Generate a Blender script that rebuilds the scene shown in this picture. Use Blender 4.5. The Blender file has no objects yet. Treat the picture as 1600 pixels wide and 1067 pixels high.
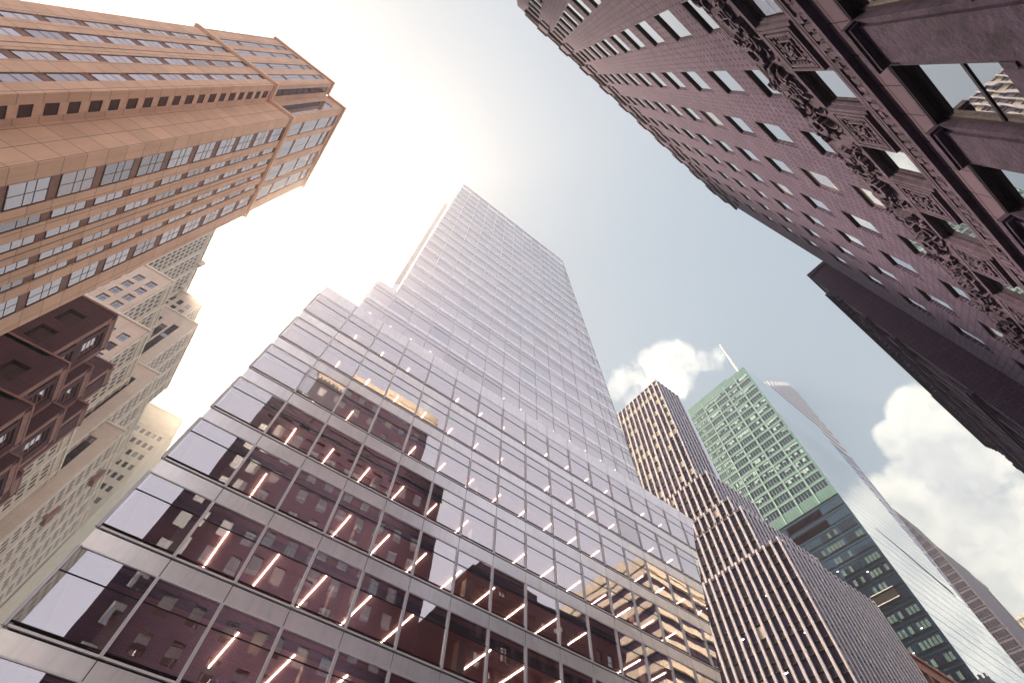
import bpy, math, random
from mathutils import Vector, Matrix
random.seed(7)
SC = bpy.context.scene
COL = SC.collection

# ------------------------------------------------------------------ camera
R = ((0.7921670609788838, -0.6097732249855721, 0.02545508968305425),
     (0.5426093469771257, 0.6845947023514962, -0.4867290725704839),
     (0.27936793673063925, 0.39938290850130437, 0.8731820247370559))
FPX = 742.3
cam = bpy.data.cameras.new('camera')
cam.sensor_width = 36.0
cam.lens = FPX / 1600 * 36
cam.clip_start, cam.clip_end = 0.1, 6000
cam_ob = bpy.data.objects.new('camera', cam)
COL.objects.link(cam_ob)
cam_ob.matrix_world = Matrix(((R[0][0], -R[1][0], -R[2][0], 0), (R[0][1], -R[1][1], -R[2][1], 0),
                              (R[0][2], -R[1][2], -R[2][2], 0), (0, 0, 0, 1)))
SC.camera = cam_ob
SC.view_settings.view_transform = 'Standard'
SC.view_settings.look = 'None'
SC.view_settings.exposure = 2.25
SC.view_settings.gamma = 1.0
SC.cycles.max_bounces = 8
SC.cycles.transparent_max_bounces = 12
SC.cycles.volume_bounces = 0
SC.cycles.use_denoising = True

def ray(px, py):
    c = ((px - 800) / FPX, (py - 533.5) / FPX, 1.0)
    return Vector([sum(R[k][i] * c[k] for k in range(3)) for i in range(3)])

def proj(p):
    c = [sum(R[k][i] * p[i] for i in range(3)) for k in range(3)]
    if c[2] <= 0.1:
        return None
    return c[0] / c[2] * FPX + 800, c[1] / c[2] * FPX + 533.5

# ------------------------------------------------------------------ sun and sky
SUN_AZ, SUN_EL = math.radians(-28), math.radians(48)     # azimuth from +Y towards +X
sd = Vector((math.sin(SUN_AZ) * math.cos(SUN_EL), math.cos(SUN_AZ) * math.cos(SUN_EL), math.sin(SUN_EL)))
sl = bpy.data.lights.new('sun', 'SUN')
sl.energy, sl.angle, sl.color = 2.9, math.radians(6), (1.0, 0.76, 0.53)
so = bpy.data.objects.new('sun', sl)
so.rotation_euler = (-sd).to_track_quat('-Z', 'Y').to_euler()
COL.objects.link(so)

W = bpy.data.worlds.new('World')
SC.world = W
W.use_nodes = True
nt = W.node_tree
nt.nodes.clear()

class NT:
    """small helper round a node tree"""
    def __init__(s, tree): s.t = tree
    def n(s, kind, **kw):
        x = s.t.nodes.new(kind)
        for k, v in kw.items():
            if k == 'i':
                for a, b in v.items(): x.inputs[a].default_value = b
            else: setattr(x, k, v)
        return x
    def l(s, a, b): s.t.links.new(a, b)
    def math(s, op, a, b=None, clamp=False):
        x = s.n('ShaderNodeMath', operation=op, use_clamp=clamp)
        for i, v in enumerate((a, b)):
            if v is None: continue
            if isinstance(v, (int, float)): x.inputs[i].default_value = v
            else: s.l(v, x.inputs[i])
        return x.outputs[0]
    def mix(s, f, a, b, blend='MIX'):
        x = s.n('ShaderNodeMix', data_type='RGBA', blend_type=blend)
        for i, v in ((0, f), (6, a), (7, b)):
            if isinstance(v, (int, float)): x.inputs[i].default_value = v
            elif isinstance(v, tuple): x.inputs[i].default_value = (v + (1,))[:4]
            else: s.l(v, x.inputs[i])
        return x.outputs[2]
    def ramp(s, f, lo, hi):
        x = s.n('ShaderNodeMapRange', interpolation_type='SMOOTHSTEP', i={1: lo, 2: hi})
        s.l(f, x.inputs[0])
        return x.outputs[0]

w = NT(nt)
sky = w.n('ShaderNodeTexSky', sky_type='NISHITA', sun_disc=False, sun_elevation=SUN_EL,
          sun_rotation=SUN_AZ, air_density=1.0, dust_density=1.3, ozone_density=1.2, altitude=0)
tc = w.n('ShaderNodeTexCoord')
dirv = tc.outputs['Generated']
noise = w.n('ShaderNodeTexNoise', i={'Scale': 9.0, 'Detail': 10.0, 'Roughness': 0.6, 'Distortion': 0.25})
w.l(dirv, noise.inputs['Vector'])
nfac = noise.outputs['Fac']
def blob(px, py, rad_in, rad_out, d=None):
    v = (d or ray(px, py)).normalized()
    dp = w.n('ShaderNodeVectorMath', operation='DOT_PRODUCT')
    w.l(dirv, dp.inputs[0]); dp.inputs[1].default_value = v
    return w.ramp(dp.outputs['Value'], math.cos(math.radians(rad_out)), math.cos(math.radians(rad_in)))
cov = None
for px, py, a, b, s_ in ((1490, 790, 3, 9, 1), (1580, 790, 3, 11, 1), (1445, 645, 1, 4.5, 1), (1405, 690, .7, 3.5, .95),
                         (1570, 715, 1.5, 5, .9), (1050, 575, 1.5, 5.5, .85), (985, 610, 1.5, 5, .8), (1110, 560, .5, 3, .8),
                         (60, -20, 3, 16, .8), (230, 12, .5, 3, .85), (330, 8, 1, 4, .9), (110, 5, 1, 4, .8),
                         (655, 310, .5, 4, .45), (640, 370, .5, 4, .45), (820, 300, .2, 2, .42), (790, 210, .2, 3, .40), (570, 190, .2, 2.5, .42),
                         (430, 330, 3, 14, .66), (1590, 980, 1, 4, .7), (1700, 850, 4, 14, 1)):
    m = w.math('MULTIPLY', blob(px, py, a, b), s_)
    cov = m if cov is None else w.math('MAXIMUM', cov, m)
for d, a, b, s_ in ((Vector((.87, -.2, .42)), 8, 19, 1), (Vector((.75, -.5, .4)), 4, 16, 1), (Vector((.55, -.75, .42)), 3, 13, .9), (Vector((-.3, -.8, .5)), 4, 18, .8),
                    (Vector((.2, -.7, .68)), 4, 15, .75)):
    m = w.math('MULTIPLY', blob(0, 0, a, b, d), s_)
    cov = w.math('MAXIMUM', cov, m)
edge = w.math('ADD', w.math('MULTIPLY', cov, 0.62), nfac)
mask = w.ramp(edge, 0.86, 1.03)
n2 = w.n('ShaderNodeTexNoise', i={'Scale': 12.0, 'Detail': 6.0, 'Roughness': 0.6})
w.l(dirv, n2.inputs['Vector'])
shade = w.ramp(n2.outputs['Fac'], 0.3, 0.72)
cloud_col = w.mix(shade, (2.2, 2.25, 2.3), (3.9, 3.8, 3.3))
# washed-out summer sky: less blue than clear air
hs = w.n('ShaderNodeHueSaturation', i={'Saturation': 0.8, 'Value': 1.0})
w.l(sky.outputs[0], hs.inputs['Color'])
skt = w.mix(1.0, hs.outputs[0], (1.17, 1.39, 1.5), 'MULTIPLY')
# soft shoulder, so that the bright ring round the sun keeps some tone
sh = w.n('ShaderNodeVectorMath', operation='MULTIPLY_ADD'); w.l(skt, sh.inputs[0]); sh.inputs[1].default_value = (1 / 2.3, 1 / 2.3, 1 / 2.25); sh.inputs[2].default_value = (1, 1, 1)
dv = w.n('ShaderNodeVectorMath', operation='DIVIDE'); w.l(skt, dv.inputs[0]); w.l(sh.outputs[0], dv.inputs[1])
skytint = dv.outputs[0]
skyveil = w.mix(0.26, skytint, (1.4, 1.7, 1.95))      # thin high haze over the whole sky
sp = w.n('ShaderNodeSeparateXYZ'); w.l(dirv, sp.inputs[0])
back = w.math('MULTIPLY', w.ramp(w.math('MULTIPLY', sp.outputs[1], -1.0), 0.08, 0.5), 0.75)
skyveil = w.mix(back, skyveil, (2.95, 2.8, 3.15))                 # bright cloud sheet added behind the viewer to lift the tower's reflections
skycol = w.mix(mask, skyveil, cloud_col)
bg = w.n('ShaderNodeBackground', i={'Strength': 0.10})
w.l(skycol, bg.inputs['Color'])
wo = w.n('ShaderNodeOutputWorld')
w.l(bg.outputs[0], wo.inputs['Surface'])

# ------------------------------------------------------------------ materials
def newmat(name):
    m = bpy.data.materials.new(name)
    m.use_nodes = True
    t = NT(m.node_tree)
    bs = m.node_tree.nodes['Principled BSDF']
    return m, t, bs

def wallcoord(t):
    g = t.n('ShaderNodeNewGeometry')
    s = t.n('ShaderNodeSeparateXYZ'); t.l(g.outputs['Position'], s.inputs[0])
    c = t.n('ShaderNodeCombineXYZ')
    t.l(t.math('ADD', s.outputs[0], s.outputs[1]), c.inputs[0]); t.l(s.outputs[2], c.inputs[1])
    return g.outputs['Position'], c.outputs[0]

def mat(name, col, rough=0.8, metal=0.0, var=0.25, scale=0.4, spec=0.3, streak=0.0, bump=0.0, bscale=6.0):
    m, t, bs = newmat(name)
    bs.inputs['Roughness'].default_value = rough
    bs.inputs['Metallic'].default_value = metal
    bs.inputs['Specular IOR Level'].default_value = spec
    pos, uv = wallcoord(t)
    no = t.n('ShaderNodeTexNoise', i={'Scale': scale, 'Detail': 8.0, 'Roughness': 0.65})
    t.l(pos, no.inputs['Vector'])
    f = t.ramp(no.outputs['Fac'], 0.25, 0.75)
    dark = tuple(c * (1 - var) for c in col); lite = tuple(min(1, c * (1 + var * .6)) for c in col)
    c = t.mix(f, dark, lite)
    if streak:
        mp = t.n('ShaderNodeMapping', i={'Scale': (2.2, 0.12, 1)})
        t.l(uv, mp.inputs[0])
        n3 = t.n('ShaderNodeTexNoise', i={'Scale': 1.5, 'Detail': 5.0})
        t.l(mp.outputs[0], n3.inputs['Vector'])
        c = t.mix(t.math('MULTIPLY', t.ramp(n3.outputs['Fac'], 0.45, 0.75), streak), c, tuple(x * .55 for x in col))
    t.l(c, bs.inputs['Base Color'])
    if bump:
        nb = t.n('ShaderNodeTexNoise', i={'Scale': bscale, 'Detail': 4.0})
        t.l(pos, nb.inputs['Vector'])
        b = t.n('ShaderNodeBump', i={'Strength': bump, 'Distance': 0.05})
        t.l(nb.outputs['Fac'], b.inputs['Height']); t.l(b.outputs[0], bs.inputs['Normal'])
    return m

def brickmat(name, c1, c2, mortar, bw, rh, ms=0.02, off=0.5, rough=0.85, var=0.3, bump=0.4, streak=0.25, nscale=0.25, shift=(0, 0)):
    m, t, bs = newmat(name)
    bs.inputs['Roughness'].default_value = rough
    bs.inputs['Specular IOR Level'].default_value = 0.25
    pos, uv = wallcoord(t)
    mp0 = t.n('ShaderNodeMapping', i={'Location': (shift[0], shift[1], 0)}); t.l(uv, mp0.inputs[0])
    br = t.n('ShaderNodeTexBrick', offset=off)
    br.inputs['Color1'].default_value = c1 + (1,); br.inputs['Color2'].default_value = c2 + (1,)
    br.inputs['Mortar'].default_value = mortar + (1,)
    for k, v in (('Scale', 1.0), ('Mortar Size', ms), ('Mortar Smooth', 0.1), ('Bias', 0.0), ('Brick Width', bw), ('Row Height', rh)):
        br.inputs[k].default_value = v
    t.l(mp0.outputs[0], br.inputs['Vector'])
    no = t.n('ShaderNodeTexNoise', i={'Scale': nscale, 'Detail': 8.0, 'Roughness': 0.7})
    t.l(pos, no.inputs['Vector'])
    c = t.mix(t.math('MULTIPLY', t.ramp(no.outputs['Fac'], 0.3, 0.75), var), br.outputs['Color'], tuple(x * .35 for x in c1))
    mp = t.n('ShaderNodeMapping', i={'Scale': (1.1, 0.06, 1)}); t.l(uv, mp.inputs[0])
    n3 = t.n('ShaderNodeTexNoise', i={'Scale': 1.3, 'Detail': 6.0}); t.l(mp.outputs[0], n3.inputs['Vector'])
    c = t.mix(t.math('MULTIPLY', t.ramp(n3.outputs['Fac'], 0.5, 0.78), streak), c, tuple(x * .5 for x in c2))
    t.l(c, bs.inputs['Base Color'])
    b = t.n('ShaderNodeBump', i={'Strength': bump, 'Distance': 0.03})
    t.l(br.outputs['Fac'], b.inputs['Height']); b.invert = True
    t.l(b.outputs[0], bs.inputs['Normal'])
    return m

def glassmat(name, dark, tint=(1, 1, 1), f0=0.2, warp=0.02, wscale=0.5, clear=0.0, rough=0.0, power=4.0, cell=None, tilt=.012):
    """window glass: mirror layer over a dark or see-through body, stronger at grazing angles"""
    m = bpy.data.materials.new(name); m.use_nodes = True
    m.node_tree.nodes.clear(); t = NT(m.node_tree)
    g = t.n('ShaderNodeNewGeometry')
    n1 = t.n('ShaderNodeTexNoise', i={'Scale': wscale, 'Detail': 1.5}); t.l(g.outputs['Position'], n1.inputs['Vector'])
    b = t.n('ShaderNodeBump', i={'Strength': 1.0, 'Distance': warp}); t.l(n1.outputs['Fac'], b.inputs['Height'])
    if cell:        # every pane leans a hair differently
        sc = t.n('ShaderNodeVectorMath', operation='MULTIPLY_ADD'); t.l(g.outputs['Position'], sc.inputs[0])
        sc.inputs[1].default_value = (1 / cell[0], 0, 1 / cell[1]); sc.inputs[2].default_value = (cell[2], 0, cell[3])
        fl_ = t.n('ShaderNodeVectorMath', operation='FLOOR'); t.l(sc.outputs[0], fl_.inputs[0])
        wn = t.n('ShaderNodeTexWhiteNoise', noise_dimensions='3D'); t.l(fl_.outputs[0], wn.inputs['Vector'])
        ad = t.n('ShaderNodeVectorMath', operation='MULTIPLY_ADD'); t.l(wn.outputs['Color'], ad.inputs[0])
        ad.inputs[1].default_value = (tilt, tilt, tilt); t.l(g.outputs['Normal'], ad.inputs[2])
        of = t.n('ShaderNodeVectorMath', operation='SUBTRACT'); t.l(ad.outputs[0], of.inputs[0]); of.inputs[1].default_value = (tilt / 2,) * 3
        nn = t.n('ShaderNodeVectorMath', operation='NORMALIZE'); t.l(of.outputs[0], nn.inputs[0])
        t.l(nn.outputs[0], b.inputs['Normal'])
    gl = t.n('ShaderNodeBsdfGlossy', i={'Roughness': rough}); gl.inputs['Color'].default_value = tint + (1,)
    t.l(b.outputs[0], gl.inputs['Normal'])
    df = t.n('ShaderNodeBsdfDiffuse'); df.inputs['Color'].default_value = dark + (1,)
    body = df.outputs[0]
    if clear:
        tr = t.n('ShaderNodeBsdfTransparent'); tr.inputs['Color'].default_value = (.86, .84, .86, 1)
        mx = t.n('ShaderNodeMixShader', i={0: clear}); t.l(df.outputs[0], mx.inputs[1]); t.l(tr.outputs[0], mx.inputs[2])
        body = mx.outputs[0]
    dt = t.n('ShaderNodeVectorMath', operation='DOT_PRODUCT'); t.l(g.outputs['Normal'], dt.inputs[0]); t.l(g.outputs['Incoming'], dt.inputs[1])
    c = t.math('ABSOLUTE', dt.outputs['Value'])
    fr = t.math('POWER', t.math('SUBTRACT', 1.0, c, True), power)
    fac = t.math('ADD', t.math('MULTIPLY', fr, 1 - f0), f0, True)
    ms = t.n('ShaderNodeMixShader'); t.l(fac, ms.inputs[0]); t.l(body, ms.inputs[1]); t.l(gl.outputs[0], ms.inputs[2])
    o = t.n('ShaderNodeOutputMaterial'); t.l(ms.outputs[0], o.inputs['Surface'])
    return m

def emit(name, col, strength):
    m = bpy.data.materials.new(name); m.use_nodes = True
    m.node_tree.nodes.clear(); t = NT(m.node_tree)
    e = t.n('ShaderNodeEmission', i={'Strength': strength}); e.inputs['Color'].default_value = col + (1,)
    o = t.n('ShaderNodeOutputMaterial'); t.l(e.outputs[0], o.inputs['Surface'])
    return m

M = {}
# right brick block
M['plum_brick'] = brickmat('plum brick', (.205, .16, .285), (.10, .075, .15), (.038, .027, .062), .62, .21, .055, var=.4, bump=.7)
M['brown_stone'] = mat('weathered brown stone', (.098, .076, .128), .85, var=.45, scale=1.2, streak=.4, bump=.6)
M['pier_stone'] = mat('pitted purple stone', (.072, .054, .102), .7, var=.5, scale=2.5, streak=.5, bump=.5, bscale=9)
M['ashlar'] = brickmat('smooth stone blocks', (.15, .115, .18), (.135, .105, .16), (.03, .02, .03), 1.0, 1.2, .02, off=0, var=.2, bump=.3, shift=(.2, .35))
M['bronze'] = mat('dark window metal', (.035, .027, .04), .4, .2, var=.2, spec=.4)
M['rw_glass'] = glassmat('dark sash glass', (.01, .009, .014), (.95, .97, 1), .5, .004, .8)
# left stone tower
M['pink_stone'] = brickmat('tan stone panels', (.86, .56, .40), (.74, .47, .335), (.27, .14, .11), 2.0, 2.72, .035, off=0, var=.2, bump=.25, streak=.28, shift=(.65, .2))
M['pink_plain'] = mat('tan stone trim', (.85, .57, .42), .8, var=.14, scale=1.0)
M['rust_panel'] = mat('rust red window panels', (.27, .125, .09), .6, var=.2, scale=1.5, spec=.4)
M['lt_frame'] = mat('dark brown window frame', (.09, .045, .045), .5, var=.1)
M['lt_glass'] = glassmat('bronze tower glass', (.06, .045, .055), (.95, .86, .88), .42, .006, .6)
M['lt_shade'] = glassmat('curtained tower glass', (.30, .25, .25), (.95, .86, .88), .24, .006, .6)
M['lt_dim'] = glassmat('dim tower glass', (.05, .035, .045), (.95, .86, .88), .26, .01, .6)
M['rw_shade'] = glassmat('sash glass with blind', (.22, .19, .2), (.95, .97, 1), .3, .004, .8)
M['lt_dark'] = glassmat('dark notch glass', (.03, .018, .022), (.6, .5, .5), .12, .003, .6)  # darker, less reflective glass for the notch windows
# centre tower
M['metal'] = mat('brushed aluminium spandrel', (.93, .91, .93), .28, .5, var=.1, scale=.5, streak=.22)
M['mullion'] = mat('pale aluminium mullion', (.84, .82, .84), .4, .15, var=.1)
M['gap'] = mat('black joint', (.012, .01, .014), .6, var=.1)
M['ct_glass'] = glassmat('clear office glass', (.05, .04, .055), (1, .96, .98), .5, .0075, .33, clear=.86, power=3.2, cell=(3.54, 5.17, .294, .79), tilt=.035)
M['ct_dim'] = glassmat('blind drawn glass', (.30, .27, .28), (1, .96, .98), .34, .0075, .33, power=3.2, cell=(3.54, 4.98, .294, .4), tilt=.04)
M['ct_shade'] = glassmat('grey fritted glass', (.3, .28, .3), (.94, .95, 1), .36, .006, .4, clear=0, power=3.2)
M['ceiling'] = mat('office ceiling', (.52, .25, .2), .9, var=.12)
M['slab'] = mat('dark slab edge', (.06, .045, .055), .9, var=.2)
M['core'] = mat('office core wall', (.42, .2, .16), .9, var=.2)
M['timber'] = mat('pale timber column', (.62, .42, .3), .7, var=.12)
M['lamp'] = emit('ceiling strip lamp', (1.0, .86, .72), 3.5)
# others
M['dark_brick'] = brickmat('dark red brick', (.20, .085, .095), (.13, .055, .066), (.07, .035, .045), .8, .22, .04, var=.45, bump=.5)
M['brown_trim'] = mat('brown stone trim', (.36, .19, .165), .8, var=.25, scale=1, streak=.25)
M['deep_brick'] = brickmat('deep plum brick', (.15, .098, .165), (.10, .064, .115), (.06, .04, .075), .8, .22, .05, var=.45, bump=.5)  # darker plum brick of the corniced block
M['white_brick'] = brickmat('cream brick', (.90, .78, .68), (.84, .72, .62), (.6, .5, .43), 1.1, .34, .03, var=.2, bump=.2)
M['cream'] = mat('cream stone', (.88, .82, .72), .8, var=.14, scale=.6)
M['pale_yellow'] = mat('pale yellow brick', (.76, .69, .55), .85, var=.15, scale=.5)
M['far_glass'] = glassmat('small window glass', (.05, .04, .045), (.9, .9, .95), .3, .005, .7)
M['far_dark'] = glassmat('dark small window glass', (.03, .02, .028), (.7, .6, .6), .12, .004, .7)
M['d_pier'] = mat('white marble pier', (.62, .60, .68), .65, var=.12, scale=.5, streak=.15)
M['d_dark'] = glassmat('black bronze glass', (.028, .021, .042), (.5, .42, .6), .10, .01, .5)
M['d_span'] = mat('bronze spandrel', (.05, .036, .06), .4, .3, var=.25, scale=.6)
M['w_dark'] = mat('dark window void', (.035, .025, .03), .5, var=.3)
M['d_lit'] = mat('window blinds', (.62, .54, .44), .8, var=.1)
M['e_green'] = mat('pale green panel', (.12, .27, .25), .35, .0, var=.12, scale=.3, spec=.6)
M['e_metal'] = mat('pale green metal grid', (.38, .58, .54), .4, .2, var=.08)
M['e_glass'] = glassmat('navy office glass', (.015, .02, .05), (.5, .62, .75), .08, .006, .5)
M['e_blue_refl'] = glassmat('glass with painted dark reflection', (.022, .045, .085), (.45, .66, .85), .12, .008, .4)  # dark reflection of the block opposite, put into the glass colour
M['e_maroon'] = mat('maroon louvre', (.016, .006, .014), .95, var=.2, spec=.0)
M['leaf'] = mat('dark indoor leaves', (.05, .07, .035), .6, var=.4, scale=8)
M['low_blind'] = mat('teal tinted blind', (.10, .19, .21), .6, var=.2)
M['blind'] = mat('pale roller blind', (.50, .69, .66), .8, var=.15)
M['e_mirror'] = glassmat('mirror curtain glass', (.2, .22, .24), (.95, .98, 1), .84, .02, .05, cell=(4.2, 3.78, .3, -.2), tilt=.02)
M['k_glass'] = glassmat('pale lattice glass', (.10, .095, .15), (.7, .7, .9), .15, .02, .1)
M['k_line'] = mat('white lattice frame', (.93, .93, .95), .5, var=.1)
M['f_band'] = mat('grey violet spandrel', (.19, .165, .225), .7, var=.15)
M['f_glass'] = glassmat('dark ribbon glass', (.03, .025, .045), (.6, .6, .75), .12, .01, .3)
M['g_grid'] = mat('grey grid stone', (.23, .2, .21), .75, var=.15)
M['roof'] = mat('grey roofing', (.16, .15, .15), .9, var=.3)
M['steel'] = mat('white painted steel', (.78, .78, .76), .4, .1, var=.08)
M['black'] = mat('black roof rail', (.02, .02, .025), .6, var=.1)
M['asphalt'] = mat('asphalt', (.05, .05, .052), .9, var=.3, scale=2, bump=.3, bscale=30)
M['paving'] = brickmat('concrete pavement', (.3, .29, .28), (.27, .26, .25), (.12, .12, .12), 1.5, 1.5, .02, off=0)
M['earth'] = mat('city ground', (.12, .115, .11), .9, var=.3, scale=.05)
M['paint'] = mat('white road paint', (.75, .75, .73), .7, var=.2, scale=3)

# ------------------------------------------------------------------ mesh building
class F:
    """a facade: u runs along it, v is height, d is distance out of the wall"""
    def __init__(s, O, U, N): s.O, s.U, s.N = Vector(O), Vector(U), Vector(N)
    def P(s, u, v, d=0.0): return s.O + s.U * u + Vector((0, 0, v)) + s.N * d
def FS(y): return F((0, y, 0), (1, 0, 0), (0, -1, 0))     # faces the street (-Y)
def FN(y): return F((0, y, 0), (1, 0, 0), (0, 1, 0))      # faces +Y
def FE(x): return F((x, 0, 0), (0, 1, 0), (1, 0, 0))      # faces +X
def FW(x): return F((x, 0, 0), (0, 1, 0), (-1, 0, 0))     # faces -X

class MB:
    def __init__(s): s.v, s.f, s.m = [], [], []
    def poly(s, pts, mi=0):
        k = len(s.v); s.v += [tuple(p) for p in pts]; s.f.append(tuple(range(k, k + len(pts)))); s.m.append(mi)
    def hexa(s, p, mi=0):      # 8 corners: bottom ring then top ring
        k = len(s.v); s.v += [tuple(q) for q in p]
        for q in ((3, 2, 1, 0), (4, 5, 6, 7), (0, 1, 5, 4), (1, 2, 6, 5), (2, 3, 7, 6), (3, 0, 4, 7)):
            s.f.append(tuple(k + i for i in q)); s.m.append(mi)
    def box(s, x0, x1, y0, y1, z0, z1, mi=0):
        s.hexa([(x0, y0, z0), (x1, y0, z0), (x1, y1, z0), (x0, y1, z0), (x0, y0, z1), (x1, y0, z1), (x1, y1, z1), (x0, y1, z1)], mi)
    def bF(s, f, u0, u1, v0, v1, d0, d1, mi=0):
        s.hexa([f.P(u0, v0, d0), f.P(u1, v0, d0), f.P(u1, v0, d1), f.P(u0, v0, d1),
                f.P(u0, v1, d0), f.P(u1, v1, d0), f.P(u1, v1, d1), f.P(u0, v1, d1)], mi)
    def qF(s, f, u0, u1, v0, v1, d, mi=0):
        s.poly([f.P(u0, v0, d), f.P(u1, v0, d), f.P(u1, v1, d), f.P(u0, v1, d)], mi)
    def wall(s, f, u0, u1, v0, v1, holes, depth, mi=0):
        """flat wall at d = 0 with rectangular openings and their reveals"""
        us, vs = {u0, u1}, {v0, v1}
        hs_ = []
        for a, b, c, d in holes:
            a, b, c, d = max(a, u0), min(b, u1), max(c, v0), min(d, v1)
            if b - a < .02 or d - c < .02: continue
            a, b, c, d = round(a, 4), round(b, 4), round(c, 4), round(d, 4)
            hs_.append((a, b, c, d)); us |= {a, b}; vs |= {c, d}
        us, vs = sorted(us), sorted(vs)
        ui = {x: i for i, x in enumerate(us)}; vi = {x: i for i, x in enumerate(vs)}
        cut = set()
        for a, b, c, d in hs_:
            for i in range(ui[a], ui[b]):
                for j in range(vi[c], vi[d]): cut.add((i, j))
            for p, q in (((a, c), (b, c)), ((b, c), (b, d)), ((b, d), (a, d)), ((a, d), (a, c))):
                s.poly([f.P(*p, 0), f.P(*q, 0), f.P(*q, -depth), f.P(*p, -depth)], mi)
        for j in range(len(vs) - 1):
            i = 0
            while i < len(us) - 1:
                if (i, j) in cut: i += 1; continue
                k = i
                while k < len(us) - 1 and (k, j) not in cut: k += 1
                s.qF(f, us[i], us[k], vs[j], vs[j + 1], 0, mi); i = k
    def tube(s, p0, p1, r0, r1=None, n=8, mi=0):
        r1 = r0 if r1 is None else r1
        p0, p1 = Vector(p0), Vector(p1); ax = (p1 - p0).normalized()
        a = ax.orthogonal().normalized(); b = ax.cross(a)
        k = len(s.v)
        for p, r in ((p0, r0), (p1, r1)):
            for i in range(n):
                t = 2 * math.pi * i / n
                s.v.append(tuple(p + a * r * math.cos(t) + b * r * math.sin(t)))
        for i in range(n):
            j = (i + 1) % n
            s.f.append((k + i, k + j, k + n + j, k + n + i)); s.m.append(mi)
        s.f.append(tuple(k + n + i for i in range(n))); s.m.append(mi)
        s.f.append(tuple(k + n - 1 - i for i in range(n))); s.m.append(mi)
    def mesh(s, name, mats, clamp=None):
        me = bpy.data.meshes.new(name)
        vv = [clamp(p) for p in s.v] if clamp else s.v
        me.from_pydata(vv, [], s.f)
        for m in (mats if isinstance(mats, list) else [mats]): me.materials.append(m)
        if isinstance(mats, list) and len(mats) > 1: me.polygons.foreach_set('material_index', s.m)
        me.update()
        return me

def link(name, me, parent=None, **props):
    o = bpy.data.objects.new(name, me); COL.objects.link(o)
    if parent is not None:
        o.parent = parent
        if parent.type == 'EMPTY': o.matrix_parent_inverse = Matrix.Translation(-parent.location)
    for k, v in props.items(): o[k] = v
    return o
def groups_of(mb, tol=.04, most=400):
    """pieces of a mesh that touch (by their boxes) belong together"""
    par = list(range(len(mb.v)))
    def find(a):
        while par[a] != a: par[a] = par[par[a]]; a = par[a]
        return a
    for f in mb.f:
        for x in f[1:]: par[find(x)] = find(f[0])
    isl = {}
    for i in range(len(mb.v)): isl.setdefault(find(i), []).append(i)
    if len(isl) < 2 or len(isl) > most: return None
    ks = list(isl); bb = []
    for k in ks:
        p = [mb.v[i] for i in isl[k]]
        bb.append([(min(q[a] for q in p) - tol, max(q[a] for q in p) + tol) for a in range(3)])
    g = list(range(len(ks)))
    def fg(a):
        while g[a] != a: g[a] = g[g[a]]; a = g[a]
        return a
    for i in range(len(ks)):
        for j in range(i):
            if all(bb[i][a][0] <= bb[j][a][1] and bb[j][a][0] <= bb[i][a][1] for a in range(3)): g[fg(i)] = fg(j)
    lab = {k: fg(i) for i, k in enumerate(ks)}
    out = {}
    for f, m in zip(mb.f, mb.m): out.setdefault(lab[find(f[0])], []).append((f, m))
    return list(out.values())

def put(name, mb, mats, parent=None, clamp=None, **props):
    if not mb.f: return None
    if parent is not None and 'kind' not in props and name not in ('window', 'pane', 'wall'):
        gs = groups_of(mb)
        if gs and 1 < len(gs) <= 24:
            for fs in gs:
                q = MB(); ix = {}
                for f, m in fs:
                    for x in f:
                        if x not in ix: ix[x] = len(q.v); q.v.append(mb.v[x])
                    q.f.append(tuple(ix[x] for x in f)); q.m.append(m)
                o = link(name, q.mesh(name, mats, clamp), parent)
            return o
    return link(name, mb.mesh(name, mats, clamp), parent, **props)
def root(name, label, cat, base, group=None):
    o = bpy.data.objects.new(name, None); COL.objects.link(o); o.empty_display_size = 1
    o.location = base
    o['label'] = label; o['category'] = cat
    if group: o['group'] = group
    return o

WINS = []       # windows wait here until every wall stands, then the largest in view become parts of their own
class Bld:
    def __init__(s, name, label, cat, base, group=None):
        s.root = root(name, label, cat, base, group); s.w = []; WINS.append(s); s.cache = {}
    def put(s, name, mb, mats, clamp=None, **p): return put(name, mb, mats, s.root, clamp, **p)
    def add(s, f, u, v, wd, ht, typ, **kw): s.w.append((f, u, v, wd, ht, typ, kw))
    def facade(s, mb, f, u0, u1, v0, v1, cols, rows, typ, depth=.3, skip=None, mi=0, extra=()):
        holes = list(extra)
        for iu, (u, wd) in enumerate(cols):
            for iv, (v, ht) in enumerate(rows):
                if skip and skip(iu, iv, u, v): continue
                if u < u0 + .05 or u + wd > u1 - .05 or v < v0 + .05 or v + ht > v1 - .05: continue
                holes.append((u, u + wd, v, v + ht)); s.add(f, u, v, wd, ht, typ)
        mb.wall(f, u0, u1, v0, v1, holes, depth, mi)

def occluded(p, dist, tol):
    d = Vector(p); L = d.length; d.normalize()
    hit, loc, *_ = SC.ray_cast(DG, Vector((0, 0, 0)), d)
    return hit and loc.length < L - tol

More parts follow.
